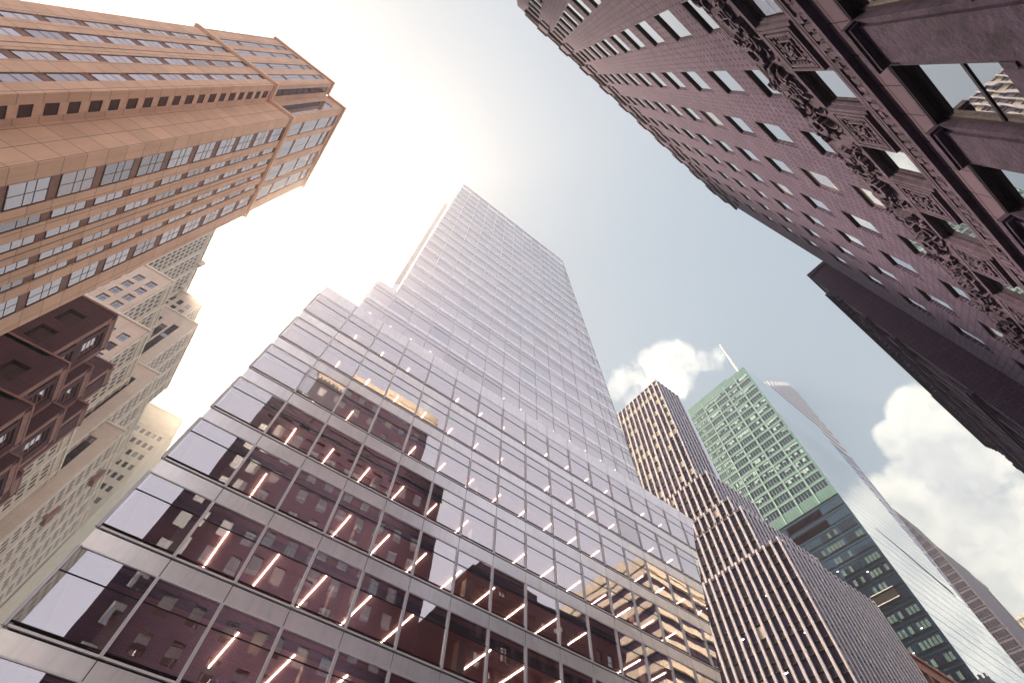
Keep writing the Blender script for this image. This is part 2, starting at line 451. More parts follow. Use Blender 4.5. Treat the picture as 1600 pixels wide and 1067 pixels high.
def finish_windows(limit=100):
    global DG
    bpy.context.view_layer.update()
    DG = bpy.context.evaluated_depsgraph_get()
    for b in WINS:
        sc = []
        for i, (f, u, v, wd, ht, typ, kw) in enumerate(b.w):
            c = f.P(u + wd / 2, v + ht / 2, .05); L = c.length
            q = proj(c); a = 0.0
            if q and -15 < q[0] < 1615 and -15 < q[1] < 1082:
                cs = -(c / L).dot(f.N)
                if cs > 0.01 and not occluded(c, L, 1.2):
                    a = wd * ht * cs / L ** 2
            sc.append((-a, i))
        sc.sort()
        ones = [i for a, i in sc[:limit] if a < -1e-9]
        rest = [i for a, i in sc if i not in set(ones)]
        big = {}
        for i in ones:
            f, u, v, wd, ht, typ, kw = b.w[i]
            ty = TYPES[typ]; random.seed(i * 31 + len(b.w))
            gi = random.choices(range(len(ty['glass'])), ty['odds'])[0]
            cl = kw.get('clamp')
            if cl:
                fr, pn = MB(), MB(); ty['draw'](fr, pn, f, u, v, wd, ht)
                o = put('window', fr, ty['frame'], b.root, cl)
                put('pane', pn, ty['glass'][gi], o, cl)
                continue
            key = (id(f), typ, round(wd, 3), round(ht, 3))
            if key not in b.cache:
                fr, pn = MB(), MB(); g = F((0, 0, 0), f.U, f.N); ty['draw'](fr, pn, g, 0, 0, wd, ht)
                b.cache[key] = (fr.mesh('window', ty['frame']), pn, {})
            fm, pn, gm = b.cache[key]
            if gi not in gm: gm[gi] = pn.mesh('pane', ty['glass'][gi])
            o = link('window', fm, b.root); o.location = f.P(u, v, 0)
            link('pane', gm[gi], o)
        if rest:
            mats, idx, mb = [], {}, MB()
            def mi(m):
                if m.name not in idx: idx[m.name] = len(mats); mats.append(m)
                return idx[m.name]
            for i in rest:
                f, u, v, wd, ht, typ, kw = b.w[i]
                ty = TYPES[typ]; random.seed(i * 31 + len(b.w))
                gi = random.choices(range(len(ty['glass'])), ty['odds'])[0]
                fr, pn = MB(), MB(); ty['draw'](fr, pn, f, u, v, wd, ht)
                cl = kw.get('clamp')
                for q, m in ((fr, ty['frame']), (pn, ty['glass'][gi])):
                    k = len(mb.v); mb.v += [cl(p) for p in q.v] if cl else q.v
                    mb.f += [tuple(k + x for x in fc) for fc in q.f]; mb.m += [mi(m)] * len(q.f)
            put('window', mb, mats, b.root, kind='stuff')

TYPES = {}
def wtype(name, frame, glass, draw, odds=None):
    TYPES[name] = dict(frame=frame, glass=glass, draw=draw, odds=odds or [1] * len(glass))
def ring(mb, f, u, v, w_, h, t, d0, d1):
    mb.bF(f, u, u + t, v, v + h, d0, d1); mb.bF(f, u + w_ - t, u + w_, v, v + h, d0, d1)
    mb.bF(f, u + t, u + w_ - t, v, v + t, d0, d1); mb.bF(f, u + t, u + w_ - t, v + h - t, v + h, d0, d1)

def sash(depth, t, mull=(), trans=(), sill=0.0, fd=.07, dark_reveal=False):
    def draw(fr, pn, f, u, v, w_, h):
        ring(fr, f, u, v, w_, h, t, -depth, -depth + fd)
        for a in mull: fr.bF(f, u + w_ * a - t * .4, u + w_ * a + t * .4, v + t, v + h - t, -depth + .01, -depth + fd - .01)
        for a in trans: fr.bF(f, u + t, u + w_ - t, v + h * a - t * .4, v + h * a + t * .4, -depth + .012, -depth + fd - .005)
        if sill: fr.bF(f, u - .06, u + w_ + .06, v - .14, v - .004, -depth, sill)
        if dark_reveal:  # dark strips on head and left jamb paint in the reveal's shade
            fr.bF(f, u + .004, u + w_ - .004, v + h - .05, v + h - .004, -depth + fd, -.012)
            fr.bF(f, u + .004, u + .05, v + .004, v + h - .06, -depth + fd, -.012)
        pn.qF(f, u + t * .5, u + w_ - t * .5, v + t * .5, v + h - t * .5, -depth + .03)
    return draw

# ================================================================== the setting
GZ = -1.7
def ground():
    mb = MB(); mb.box(-1500, 1500, -1500, 1500, GZ - 1.0, GZ - .012)
    put('ground', mb, M['earth'], kind='structure')
    mb = MB()
    mb.poly([(-400, 2, GZ - .004), (400, 2, GZ - .004), (400, 23, GZ - .004), (-400, 23, GZ - .004)])
    put('street', mb, M['asphalt'], kind='structure')
    mb = MB()
    for a, b in ((-300, 2), (23, 300)):
        mb.poly([(-25, a, GZ - .004), (-10, a, GZ - .004), (-10, b, GZ - .004), (-25, b, GZ - .004)])
    put('avenue', mb, M['asphalt'], kind='structure')
    mb = MB()
    for x0, x1, y0, y1 in ((-10, 114, 23, 30), (-10, 114, -5, 2), (-30, -25, 23, 200), (-10, -5, 30, 200), (-10, -5, -60, -5)):
        mb.box(x0, x1, y0, y1, GZ - .02, GZ + .13)
    put('pavement', mb, M['paving'], kind='structure')
    mb = MB()
    for k in range(-6, 20): mb.poly([(k * 6, 12.4, GZ), (k * 6 + 3, 12.4, GZ), (k * 6 + 3, 12.6, GZ), (k * 6, 12.6, GZ)])
    put('lane_marking', mb, M['paint'], kind='structure')
ground()

# ================================================================== centre glass tower
BAY = 3.54
X0 = -1.04                     # first mullion; bays of 3.54 m follow, one of 4.0 m before it
TOPS = [5.1, 10.4, 15.4, 20.55, 25.7, 30.9, 36.2, 41.7, 47.36]
BOTS = [0.9, 6.2, 11.35, 16.5, 21.65, 26.87, 32.2, 37.5, 43.06]
PR = [(-2, 48.7), (26, 49.2), (28.65, 49.8), (36, 51.4), (44, 53.55), (49.7, 55.4)]
TR = [(40, 55.6), (59.9, 53.9), (67.1, 53.1), (79.6, 52.0), (102, 49.9), (126.3, 47.5), (140, 46.3), (158.5, 44.6)]
def interp(tab, z):
    for (a, xa), (b, xb) in zip(tab, tab[1:]):
        if z <= b: return xa + (xb - xa) * (z - a) / (b - a)
    return tab[-1][1]
def clampP(p): return (min(p[0], interp(PR, p[2])), p[1], p[2])
def tower_left(z): return 2.3 + .0075 * (z - 60)
def clampT(p): return (max(min(p[0], interp(TR, p[2])), tower_left(p[2]) if p[2] > 69.5 else -0.95), p[1], p[2])

def centre():
    b = Bld('glass_office_tower', 'tall stepped glass office tower with bright metal bands in the middle of the view', 'office tower', (20, 45, GZ))
    f, g = FS(30), FS(36)
    def draw_pod(fr, pn, f, u, v, w_, h):
        fr.bF(f, u, u + w_, v + h * .655, v + h * .655 + .05, -.02, .035)
        fr.bF(f, u, u + w_, v, v + .05, -.05, .03)
        for a in (u, u + w_ - .03): fr.bF(f, a, a + .03, v + .05, v + h * .655, -.03, .02)
        pn.qF(f, u, u + w_, v, v + h, 0)
    def draw_tow(fr, pn, f, u, v, w_, h):
        fr.bF(f, u, u + w_, v + h * .70, v + h * .70 + .06, -.02, .03)
        pn.qF(f, u, u + w_, v, v + h, 0)
    wtype('podium', M['gap'], [M['ct_glass'], M['ct_dim']], draw_pod, [24, 1])
    wtype('tower', M['gap'], [M['ct_glass'], M['ct_shade'], M['ct_dim']], draw_tow, [9, 1, 2])
    # ---- podium
    xs = [-5.04, X0] + [X0 + BAY * k for k in range(1, 18)]
    for i in range(len(xs) - 1):
        for zt, zb in zip(TOPS, BOTS):
            x0, x1 = xs[i], xs[i + 1]
            if x0 > interp(PR, (zt + zb) / 2) - .2: continue
            edge = x1 > interp(PR, zb) - .1 or x1 > interp(PR, zt) - .1
            b.add(f, x0 + .05, zb + .30, x1 - x0 - .1, zt - zb - .32, 'podium', **({'clamp': clampP} if edge else {}))
    # spandrel bands, one per floor, with a joint at each mullion
    edges = [(GZ, BOTS[0])] + [(TOPS[i], BOTS[i + 1]) for i in range(8)]
    for z0, z1 in edges:
        mb = MB()
        for i in range(len(xs) - 1):
            mb.bF(f, xs[i] + .025, xs[i + 1] - .025, z0 + .06, z1 - .05, -.12, .02)
        b.put('spandrel_band', mb, M['metal'], clampP)
    mb = MB()
    for i in range(len(xs) - 1): mb.bF(f, xs[i] + .025, xs[i + 1] - .025, 47.42, 49.5, -.12, .02)
    b.put('parapet', mb, M['metal'], clampP)
    for z0, z1 in edges[1:] + [(47.36, 49.4)]:                # shadow gaps and the bright bar above each spandrel
        mb = MB(); mb.bF(f, -5.02, 56, z0 - .02, z1 + .3, -.3, -.1)
        b.put('joint_backing', mb, M['gap'], clampP)
        if z1 < 47:
            mb = MB(); mb.bF(f, -4.9, 56, z1 + .06, z1 + .17, -.1, .05)
            b.put('sill_bar', mb, M['mullion'], clampP)
            mb = MB(); mb.bF(f, -4.9, 56, z0 - .03, z0 + .04, -.1, .06)
            b.put('head_bar', mb, M['mullion'], clampP)
    for i, x in enumerate(xs):
        mb = MB()
        for z0, z1 in zip(BOTS, TOPS):
            if x > interp(PR, z0): continue
            mb.bF(f, x - .085, x - .03, z0 + .05, z1 + .04, -.08, .12); mb.bF(f, x + .03, x + .085, z0 + .05, z1 + .04, -.08, .12)
            mb.bF(f, x - .03, x + .03, z0 + .05, z1 + .04, -.08, .04)
        b.put('mullion', mb, M['mullion'], clampP)
    # floors, ceilings, lamps, columns of the podium
    for k, (zt, zb) in enumerate(zip(TOPS, BOTS)):
        mb = MB(); mb.box(-5, 56, 30.32, 44, zt + .02, zt + .85); b.put('ceiling', mb, M['ceiling'], clampP)
        mb = MB(); mb.box(-5, 56, 30.9, 31.15, zt - .38, zt + .01); mb.box(-5, 56, 31.5, 31.6, zt - .2, zt + .01)
        b.put('blind_pocket', mb, M['slab'], clampP)
        for j in range(17):
            x = X0 + BAY * (j + .5)
            if x > interp(PR, zt) - 1 or (j * 5 + k * 11) % 9 == 4: continue
            y0, y1 = 32.1, 36.6 + (j * 7 + k * 3) % 4 * .35
            mb = MB(); mb.box(x - .04, x + .04, y0, y1, zt - .07, zt + .015)
            b.lamps.append((k, j, mb)) if hasattr(b, 'lamps') else setattr(b, 'lamps', [(k, j, mb)])
        for j in range(-1, 17, 3):
            x = X0 + BAY * (j + 1) - .5
            mb = MB(); mb.box(x - .35, x + .35, 32.6, 33.3, zb - .3, zt)
            b.put('column', mb, M['timber'], clampP)
    mb = MB(); mb.box(-5, 48, 44, 44.3, GZ, 49); b.put('core_wall', mb, M['core'])
    mb = MB(); mb.box(-5.03, -4.8, 30.05, 60, GZ, 49.4); mb.box(-5, 48, 59.8, 60, GZ, 49.4); b.put('side_wall', mb, M['ct_shade'])
    mb = MB(); mb.box(-4.9, 56, 30.1, 60, 48.6, 48.9); b.put('roof', mb, M['roof'], clampP)
    mb = MB(); mb.bF(f, -2.2, -1.9, 49.5, 50.1, -1.3, -1.2); mb.bF(f, -4.9, 55, 50.0, 50.06, -1.3, -1.2)
    for j in range(18): mb.bF(f, -4.8 + j * 3.4, -4.74 + j * 3.4, 49.0, 50.0, -1.28, -1.22)
    b.put('roof_rail', mb, M['steel'], clampP)
    lam = sorted(b.lamps, key=lambda t: -(20 - t[0]) - (t[1] < 9) * 3)
    for k, j, mb in lam[:84]: b.put('ceiling_lamp', mb, M['lamp'])
    rest = MB()
    for k, j, mb in lam[84:]:
        n = len(rest.v); rest.v += mb.v; rest.f += [tuple(n + q for q in fc) for fc in mb.f]; rest.m += mb.m
    # ---- tower above
    bt = [47.8 + 4.98 * k for k in range(22)]       # spandrel bottoms
    for x0, z0 in [(X0 + BAY * k, z) for k in range(0, 16) for z in bt]:
        x1, z1 = x0 + BAY, z0 + 4.98
        if z1 > 158 or x1 < tower_left(z0) + .3 and z0 > 68: continue
        if x0 > interp(TR, z0) - .2: continue
        cl = x1 > interp(TR, z1) - .1 or (x0 < tower_left(z1) + .6 and z0 > 64)
        b.add(g, x0 + .04, z0 + 1.05, x1 - x0 - .08, 3.88, 'tower', **({'clamp': clampT} if cl else {}))
    for z in bt:
        if z > 157: continue
        mb = MB()
        for k in range(0, 16): mb.bF(g, X0 + BAY * k + .02, X0 + BAY * (k + 1) - .02, z + .06, min(z + 1.0, 158), -.12, .03)
        b.put('spandrel_band', mb, M['metal'], clampT)
        mb = MB(); mb.bF(g, X0, 56, z - .06, z + 1.06, -.3, -.1); b.put('joint_backing', mb, M['gap'], clampT)
        mb = MB(); mb.box(X0, 56, 36.32, 46, z + .1, z + .8); b.put('ceiling', mb, M['ceiling'], clampT)
        if z < 66:
            for k in range(0, 16):
                x = X0 + BAY * (k + .5)
                if x < interp(TR, z) - 1 and (z < 68 or x > 3.2): rest.box(x - .05, x + .05, 37.9, 39.0 + (k % 3) * .4, z + .02, z + .09)
    b.put('ceiling_lamp', rest, M['lamp'], None, kind='stuff')
    for k in range(0, 17):
        x = X0 + BAY * k
        mb = MB()
        zt = 69.2 if x < 2 else 158.1
        mb.bF(g, x - .07, x + .07, 48, zt, -.06, .09)
        b.put('mullion', mb, M['mullion'], clampT if x > 40 else (lambda p: p))
    mb = MB(); mb.bF(g, 2.2, 56, 157.3, 158.4, -.4, .06); b.put('parapet', mb, M['mullion'], clampT)
    mb = MB(); mb.bF(g, -.9, 2.4, 68.5, 69.4, -.3, .06); b.put('parapet', mb, M['metal'])
    mb = MB()
    n = len(TR)
    for (za, xa), (zb, xb) in zip(TR, TR[1:]):
        mb.poly([(xa, 36.02, za), (xa + 1, 62, za), (xb + 1, 62, zb), (xb, 36.02, zb)])
    for (za, xa), (zb, xb) in zip(PR, PR[1:]):
        mb.poly([(xa, 30.02, za), (xa + 3, 60, za), (xb + 3, 60, zb), (xb, 30.02, zb)])
    b.put('curved_corner', mb, M['ct_shade'])
    mb = MB()
    mb.poly([(tower_left(69), 36.05, 69), (tower_left(158), 36.05, 158.2), (tower_left(158), 60, 158.2), (tower_left(69), 60, 69)])
    mb.poly([(-.9, 36.05, 48), (-.9, 36.05, 69.2), (-.9, 60, 69.2), (-.9, 60, 48)])
    mb.box(-.8, 53, 46.2, 60, 48, 69); mb.box(4, 44, 46.2, 60, 69, 157.5)
    b.put('side_wall', mb, M['ct_shade'])
    mb = MB(); mb.box(1.35, 2.25, 38.2, 38.6, 48, 136); b.put('corner_fin', mb, M['mullion'])
    mb = MB(); mb.box(5, 44, 37, 60, 157.0, 157.4); b.put('roof', mb, M['roof'])
    mb = MB(); mb.tube((5.0, 36.4, 157.4), (5.0, 36.4, 160.2), .12, .08, 6); mb.box(4.8, 5.2, 36.2, 36.6, 160.0, 160.4); b.put('roof_post', mb, M['black'])
centre()

def window_plant():
    q = ray(345, 1050); q *= 30.75 / q.y
    zs = 11.36; x = q.x
    t = root('potted_plant', 'bushy dark plant in a pot behind the lowest panes of the glass tower', 'plant', (x, 30.75, zs))
    mb = MB(); mb.tube((x, 30.75, zs), (x, 30.75, zs + .34), .15, .2, 10); put('pot', mb, M['slab'], t)
    mb = MB(); mb.tube((x, 30.75, zs + .3), (x, 30.75, zs + .75), .03, .02, 6); put('stem', mb, M['leaf'], t)
    mb = MB(); random.seed(21)
    for k in range(170):
        a, r, h = random.random() * 6.28, random.random() ** .5 * .42, zs + .4 + random.random() * .75
        c = Vector((x + r * math.cos(a), 30.8 + r * .7 * math.sin(a), h)); d = Vector((random.uniform(-1, 1), random.uniform(-1, 1), random.uniform(-.6, 1))).normalized()
        e = d.orthogonal().normalized() * .035
        mb.poly([c - d * .09, c + e, c + d * .11, c - e])
    put('foliage', mb, M['leaf'], t, None, kind='stuff')
window_plant()

# ================================================================== left stone tower
def left_tower():
    b = Bld('stone_office_tower', 'tan stone office tower with rust red panels between its windows, at upper left', 'office tower', (-40, 41, GZ))
    P = M['pink_stone']
    wtype('lt_pair', M['lt_frame'], [M['lt_glass'], M['lt_shade'], M['lt_dim']], sash(.14, .06, (), (.40, .68), 0, .06), [7, 2, 2])
    wtype('lt_cross', M['lt_frame'], [M['lt_glass'], M['lt_shade'], M['lt_dim']], sash(.14, .07, (.5,), (.42, .66), 0, .06), [7, 2, 2])
    wtype('lt_up', M['lt_frame'], [M['lt_glass']], sash(.14, .06, (.5,), (.2, .4, .6, .8), 0, .05))
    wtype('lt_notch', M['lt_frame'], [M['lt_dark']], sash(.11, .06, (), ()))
    per = 5.45
    zrow = [(46.47 - per * 8 + per * k, 4.28) for k in range(0, 17)]
    zrow = [r for r in zrow if r[0] > 2 and r[0] + r[1] < 95]
    fb, fa, fa2, fn = FE(-30), FS(28.32), FS(31.5), FE(-34.6)
    zup = [(97.2, 5.9), (104.2, 7.1), (112.0, 6.3), (119.5, 3.6)]
    bcols = [(33.4, 2.95, 'lt_cross'), (37.74, 1.2, 'lt_pair'), (40.35, 1.25, 'lt_pair'), (43.4, 1.22, 'lt_pair'), (46.15, 1.1, 'lt_pair'), (48.75, 2.65, 'lt_cross')]
    acols = [(-46.65, 1.15, 'lt_pair'), (-44.05, 1.45, 'lt_pair'), (-40.55, 1.38, 'lt_pair'), (-37.4, 1.3, 'lt_pair')]
    def strips(f, cols, u0, u1, nm):
        # full-height recessed strips: windows with rust panels between
        mb, pn = MB(), MB()
        holes = []
        for u, w_, ty in cols:
            holes.append((u, u + w_, GZ + 6, 95.2))
            for z, h in zrow: b.add(f, u, z, w_, h, ty)
            pn = MB(); pn.bF(f, u, u + w_, GZ + 6, 95.2, -.3, -.15); b.put('panel_strip', pn, M['rust_panel'])
        mb.wall(f, u0, u1, GZ, 96.0, holes, .3)
        b.put('wall', mb, P)
    strips(fb, bcols, 31.5, 54.2, 'b'); strips(fa, acols, -48.8, -34.6, 'a')
    # upper storeys, set back a hand's width behind the cornice line
    ub = [(33.4, 2.9), (37.5, 3.9), (43.3, 3.8), (48.3, 3.2)]
    ua = [(-46.6, 1.4), (-44.0, 1.5), (-40.6, 1.5), (-37.5, 1.5)]
    def upper(f, cols, u0, u1, inset):
        mb, pn = MB(), MB(); g = F(f.O - f.N * inset, f.U, f.N); holes = []
        for u, w_ in cols:
            holes.append((u, u + w_, 97.0, 123.2))
            for z, h in zup: b.add(g, u, z, w_, h, 'lt_up')
            pn = MB(); pn.bF(g, u, u + w_, 97.0, 123.2, -.3, -.15); b.put('panel_strip', pn, M['rust_panel'])
        mb.wall(g, u0, u1, 96.0, 124.5, holes, .3)
        b.put('wall', mb, P)
    upper(fb, ub, 31.7, 54.1, .2); upper(fa, ua, -48.75, -34.7, .12)
    # notch between the two faces
    mb = MB(); pn = MB(); holes = [(29.45, 30.85, GZ + 6, 95.0)]
    for k in range(0, 17):
        z = 46.4 - 5.4 * 8 + 5.4 * k
        if z < 3 or z > 90: continue
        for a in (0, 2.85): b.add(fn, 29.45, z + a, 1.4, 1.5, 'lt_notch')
        pn = MB(); pn.bF(fn, 29.45, 30.85, z - 1.05, z, -.3, -.03); b.put('notch_panel', pn, M['pink_plain'])
    pn = MB(); pn.bF(fn, 29.45, 30.85, GZ + 6, 95, -.3, -.12); b.put('panel_strip', pn, M['pink_plain'])
    mb.wall(fn, 28.32, 31.5, GZ, 96, holes, .3); b.put('wall', mb, P)
    mb = MB(); mb.qF(fa2, -34.6, -30, GZ, 96, 0)
    b.put('blank_wall', mb, P)
    mb = MB(); g = FS(31.7); holes = [(-33.3, -30.9, 97.2, 119.6)]
    mb.wall(g, -34.7, -30.2, 96, 124.5, holes, .4)
    for k in range(4): b.add(g, -33.3, 97.2 + 5.6 * k, 2.4, 5.5, 'lt_up')
    g2 = FE(-34.72); mb.wall(g2, 28.44, 31.7, 96, 124.5, [(29.4, 30.8, 97, 123)], .3)
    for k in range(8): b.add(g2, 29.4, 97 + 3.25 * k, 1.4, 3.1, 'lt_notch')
    b.put('wall', mb, P)
    # cornices
    mb = MB()
    for z0, z1, o in ((95.3, 96.15, .35), (124.2, 125.0, .25), (94.9, 95.3, .18)):
        mb.box(-49 - o, -34.6 + o, 28.32 - o, 29, z0, z1); mb.box(-35.2, -34.6 + o, 29, 31.5 - o, z0, z1)
        mb.box(-34.6 + o, -30 + o, 31.5 - o, 32, z0, z1); mb.box(-31, -30 + o, 32, 54.2 + o, z0, z1)
    b.put('cornice', mb, M['pink_plain'])
    mb = MB(); mb.bF(fb, 42.3, 42.42, GZ, 95.3, -.01, .012); mb.bF(fa, -41.68, -41.56, GZ, 95.3, -.01, .012)
    b.put('groove', mb, M['lt_frame'])
    mb = MB()
    mb.box(-48.6, -35.2, 29.2, 54, GZ, 95); mb.box(-35.2, -30.8, 32.3, 53.9, GZ, 95); mb.box(-48, -35.3, 29.3, 53.5, 95, 124.2)
    mb.box(-35.3, -30.9, 32.5, 53.5, 95, 124.2)
    b.put('core', mb, M['slab'])
    mb = MB(); mb.qF(FN(54.2), -48.8, -30, GZ, 96, 0); mb.qF(FN(54.1), -48.7, -30.2, 96, 124.5, 0); mb.qF(FW(-48.8), 28.32, 54.2, GZ, 124.5, 0)
    b.put('rear_wall', mb, P)
left_tower()

# ================================================================== right brick block
def right_block():
    b = Bld('brick_apartment_block', 'dark plum brick block with carved stone bands looming at upper right', 'brick building', (12, -15, GZ))
    f = FN(-5.0)
    P = 3.29
    wtype('rw_sash', M['bronze'], [M['rw_glass'], M['rw_shade']], sash(.13, .06, (), (.5,), 0, .03, True), [6, 1])
    wtype('rw_ornate', M['bronze'], [M['rw_glass']], sash(.10, .07, (), (.42,), 0, .03, True))
    wtype('rw_shop', M['bronze'], [M['rw_glass']], sash(.24, .09, (), (.42,), 0, .06, True))
    cx = [2.86 + P * k for k in range(-2, 9)]
    rows = [(17.9 + 4.04 * k, 2.42) for k in range(0, 12)]
    mb = MB(); b.facade(mb, f, -5.2, 30.6, 18.55, 67, [(x, 1.5) for x in cx], [(r[0] if r[0] > 18.6 else 18.62, r[1] if r[0] > 18.6 else 1.65) for r in rows], 'rw_sash', .2)
    b.put('brick_wall', mb, M['plum_brick'])
    # flat brick piers and parapet caps
    for i, x in enumerate(cx[:-1] + [cx[-1]]):
        p0, p1 = x + 1.78, x + P - .28
        if p1 > 30.6: p1 = 30.6
        if p1 - p0 < .3: continue
        mb = MB(); mb.bF(f, p0 + .1, p1 - .1, 58.6, 61.2, 0, .12); mb.bF(f, p0, p1, 61.2, 66.2, 0, .2)
        mb.bF(f, p0 - .08, p1 + .08, 66.2, 67.0, -.1, .36); mb.bF(f, p0 + .05, p1 - .05, 67.0, 68.3, -.5, .25)
        mb.bF(f, p0 - .05, p1 + .05, 60.6, 61.2, 0, .3)
        b.put('parapet_pier', mb, M['plum_brick'])
    for i, x in enumerate(cx):                           # carved infill high between the piers
        mb = MB(); u0, u1 = x - .25, x + 1.75; mb.bF(f, u0, u1, 62.8, 66.6, -.1, .03)
        random.seed(i)
        for k in range(14):
            a, c = random.uniform(u0, u1 - .3), random.uniform(63.2, 66.0)
            mb.bF(f, a, a + random.uniform(.15, .45), c, c + random.uniform(.15, .5), 0, random.uniform(.08, .28))
        mb.bF(f, u0, u1, 62.6, 63.0, 0, .25); mb.bF(f, u0, u1, 66.4, 66.8, -.2, .22)
        b.put('parapet_carving', mb, M['brown_stone'])
    # carved scroll frieze, z 16.3 - 18.5
    mb = MB(); mb.bF(f, -5.2, 30.6, 16.3, 18.5, -.3, .04)
    b.put('frieze_ground', mb, M['brown_stone'])
    for i in range(22):
        x = -4.6 + 1.645 * i; mb = MB()
        random.seed(i * 5 + 1)
        def leaf(cu, cv, a, L, wd, d):
            # a curled acanthus leaf: tapering bent strip of thick segments
            pts = []
            for k in range(6):
                t = k / 5
                pts.append((cu, cv, wd * (1 - t) + .03, d * (1 - .3 * t)))
                cu += math.cos(a) * L / 5; cv += math.sin(a) * L / 5; a += .55 * (1 if i % 2 else -1)
            for (u0, v0, w0, d0), (u1, v1, w1, d1) in zip(pts, pts[1:]):
                nx, ny = v1 - v0, -(u1 - u0); q = math.hypot(nx, ny) or 1; nx, ny = nx / q, ny / q
                mb.hexa([f.P(u0 - nx * w0, v0 - ny * w0, 0), f.P(u1 - nx * w1, v1 - ny * w1, 0), f.P(u1 + nx * w1, v1 + ny * w1, 0), f.P(u0 + nx * w0, v0 + ny * w0, 0),
                         f.P(u0 - nx * w0 * .5, v0 - ny * w0 * .5, d0), f.P(u1 - nx * w1 * .5, v1 - ny * w1 * .5, d1), f.P(u1 + nx * w1 * .5, v1 + ny * w1 * .5, d1), f.P(u0 + nx * w0 * .5, v0 + ny * w0 * .5, d0)])
        for k in range(22):
            leaf(x + random.uniform(-.75, .75), 17.4 + random.uniform(-.8, .8), k * .7 + random.uniform(-.4, .4), random.uniform(.4, .8), random.uniform(.06, .12), random.uniform(.1, .24))
        if i % 2:      # shield or mask in the middle
            for k in range(4): mb.bF(f, x - .24 + k * .05, x + .24 - k * .05, 16.95 + k * .1, 17.95 - k * .12, .04, .14 + k * .04)
        else:
            for k in range(10):
                t = k * math.pi / 5
                mb.bF(f, x + .33 * math.cos(t) - .09, x + .33 * math.cos(t) + .09, 17.4 + .33 * math.sin(t) - .09, 17.4 + .33 * math.sin(t) + .09, .04, .26)
        b.put('frieze_carving', mb, M['brown_stone'])
    mb = MB()
    for z0, z1, d in ((18.45, 18.6, .07), (18.3, 18.45, .05), (16.2, 16.36, .12)): mb.bF(f, -5.3, 30.7, z0, z1, -.2, d)
    b.put('moulding', mb, M['brown_stone'])
    # ornate storey
    mb = MB(); b.facade(mb, f, -5.2, 30.6, 14.25, 16.3, [(x + .1, 1.38) for x in cx], [(14.42, 1.72)], 'rw_ornate', .13)
    b.put('carved_storey_wall', mb, M['brown_stone'])
    for i, x in enumerate(cx):
        c = x + 1.5 + .145 + .82; mb = MB()
        for w_, h_, d in ((.78, .86, .07), (.62, .70, .0), ):
            ring(mb, f, c - w_, 15.3 - h_, w_ * 2, h_ * 2, .09, 0, .14)
        random.seed(i + 40)
        for s_ in (-1, 1):
            for k in range(7): mb.bF(f, c - .56 + k * .17, c - .44 + k * .17, 15.3 + s_ * .55 - .07, 15.3 + s_ * .55 + .07, 0, .1 + random.random() * .06)
            for k in range(4): mb.bF(f, c + s_ * .5 - .06, c + s_ * .5 + .06, 15.0 + k * .17, 15.1 + k * .17, 0, .12)
        ring(mb, f, c - .36, 14.95, .72, .72, .07, 0, .12)
        for k in range(9):
            a = k * 2.4; r = .05 + .03 * k
            mb.bF(f, c + r * math.cos(a) - .06, c + r * math.cos(a) + .06, 15.31 + r * math.sin(a) - .06, 15.31 + r * math.sin(a) + .06, 0, .16)
        mb.bF(f, c - .92, c - .80, 14.3, 16.25, 0, .12)
        b.put('carved_panel', mb, M['brown_stone'])
    # rope and leaf moulding below
    mb = MB(); mb.bF(f, -5.25, 30.65, 13.2, 14.25, -.3, .05)
    for z0, z1, d in ((14.12, 14.28, .07), (13.16, 13.32, .16), (13.9, 14.0, .1)): mb.bF(f, -5.3, 30.7, z0, z1, -.3, d)
    random.seed(3)
    for k in range(118):
        u = -5.1 + k * .303
        a = random.uniform(.2, .34)
        mb.bF(f, u, u + .17, 13.42, 13.42 + a, 0, random.uniform(.08, .16)); mb.bF(f, u + .05, u + .25, 13.62, 13.62 + a * .8, 0, random.uniform(.06, .13))
    b.put('leaf_moulding', mb, M['brown_stone'])
    mb = MB(); mb.qF(f, -5.2, 30.6, 12.35, 13.2, 0); b.put('stone_course', mb, M['ashlar'])
    # big paired windows between stone piers
    mb = MB(); b.facade(mb, f, -5.2, 30.6, 5.0, 12.35, [(x - .02, 1.98) for x in cx], [(9.42, 2.86)], 'rw_shop', .36)
    b.put('pier_wall', mb, M['pier_stone'])
    for i, x in enumerate(cx):
        mb = MB(); p0, p1 = x + 1.98, x + P - .04
        mb.bF(f, p0 + .03, p1 - .03, 12.05, 12.35, 0, .2); mb.bF(f, p0 - .02, p1 + .02, 12.15, 12.3, 0, .24); mb.bF(f, p0 + .12, p1 - .12, 5, 12.05, 0, .07)
        b.put('stone_pier', mb, M['pier_stone'])
        mb = MB(); mb.bF(f, x - .02, x + 1.96, 9.1, 9.4, -.5, .03); mb.bF(f, x + .1, x + 1.84, 5.2, 9.1, 0, .06)
        b.put('sill', mb, M['pier_stone'])
    mb = MB(); b.facade(mb, f, -5.2, 30.6, GZ, 5.0, [(x - .02, 1.98) for x in cx], [(-1.2, 5.2)], 'rw_shop', .36); b.put('ground_storey', mb, M['pier_stone'])
    # other faces, set-back crown, roofs
    mb = MB(); fw, fe = FW(-5.2), FE(30.6)
    b.facade(mb, fw, -40, -5, 18.6, 67, [(-8.5 - 3.3 * k, 1.5) for k in range(9)], rows[1:], 'rw_sash', .2)
    mb.qF(fw, -40, -5, GZ, 18.6, 0); mb.qF(fe, -40, -5, GZ, 67, 0); mb.qF(FS(-40), -5.2, 30.6, GZ, 67, 0)
    b.put('side_wall', mb, M['plum_brick'])
    mb = MB(); mb.box(-5.0, 30.4, -39.8, -6.2, GZ, 66.4); b.put('roof', mb, M['roof'])
    mb = MB(); g = FN(-9.0)
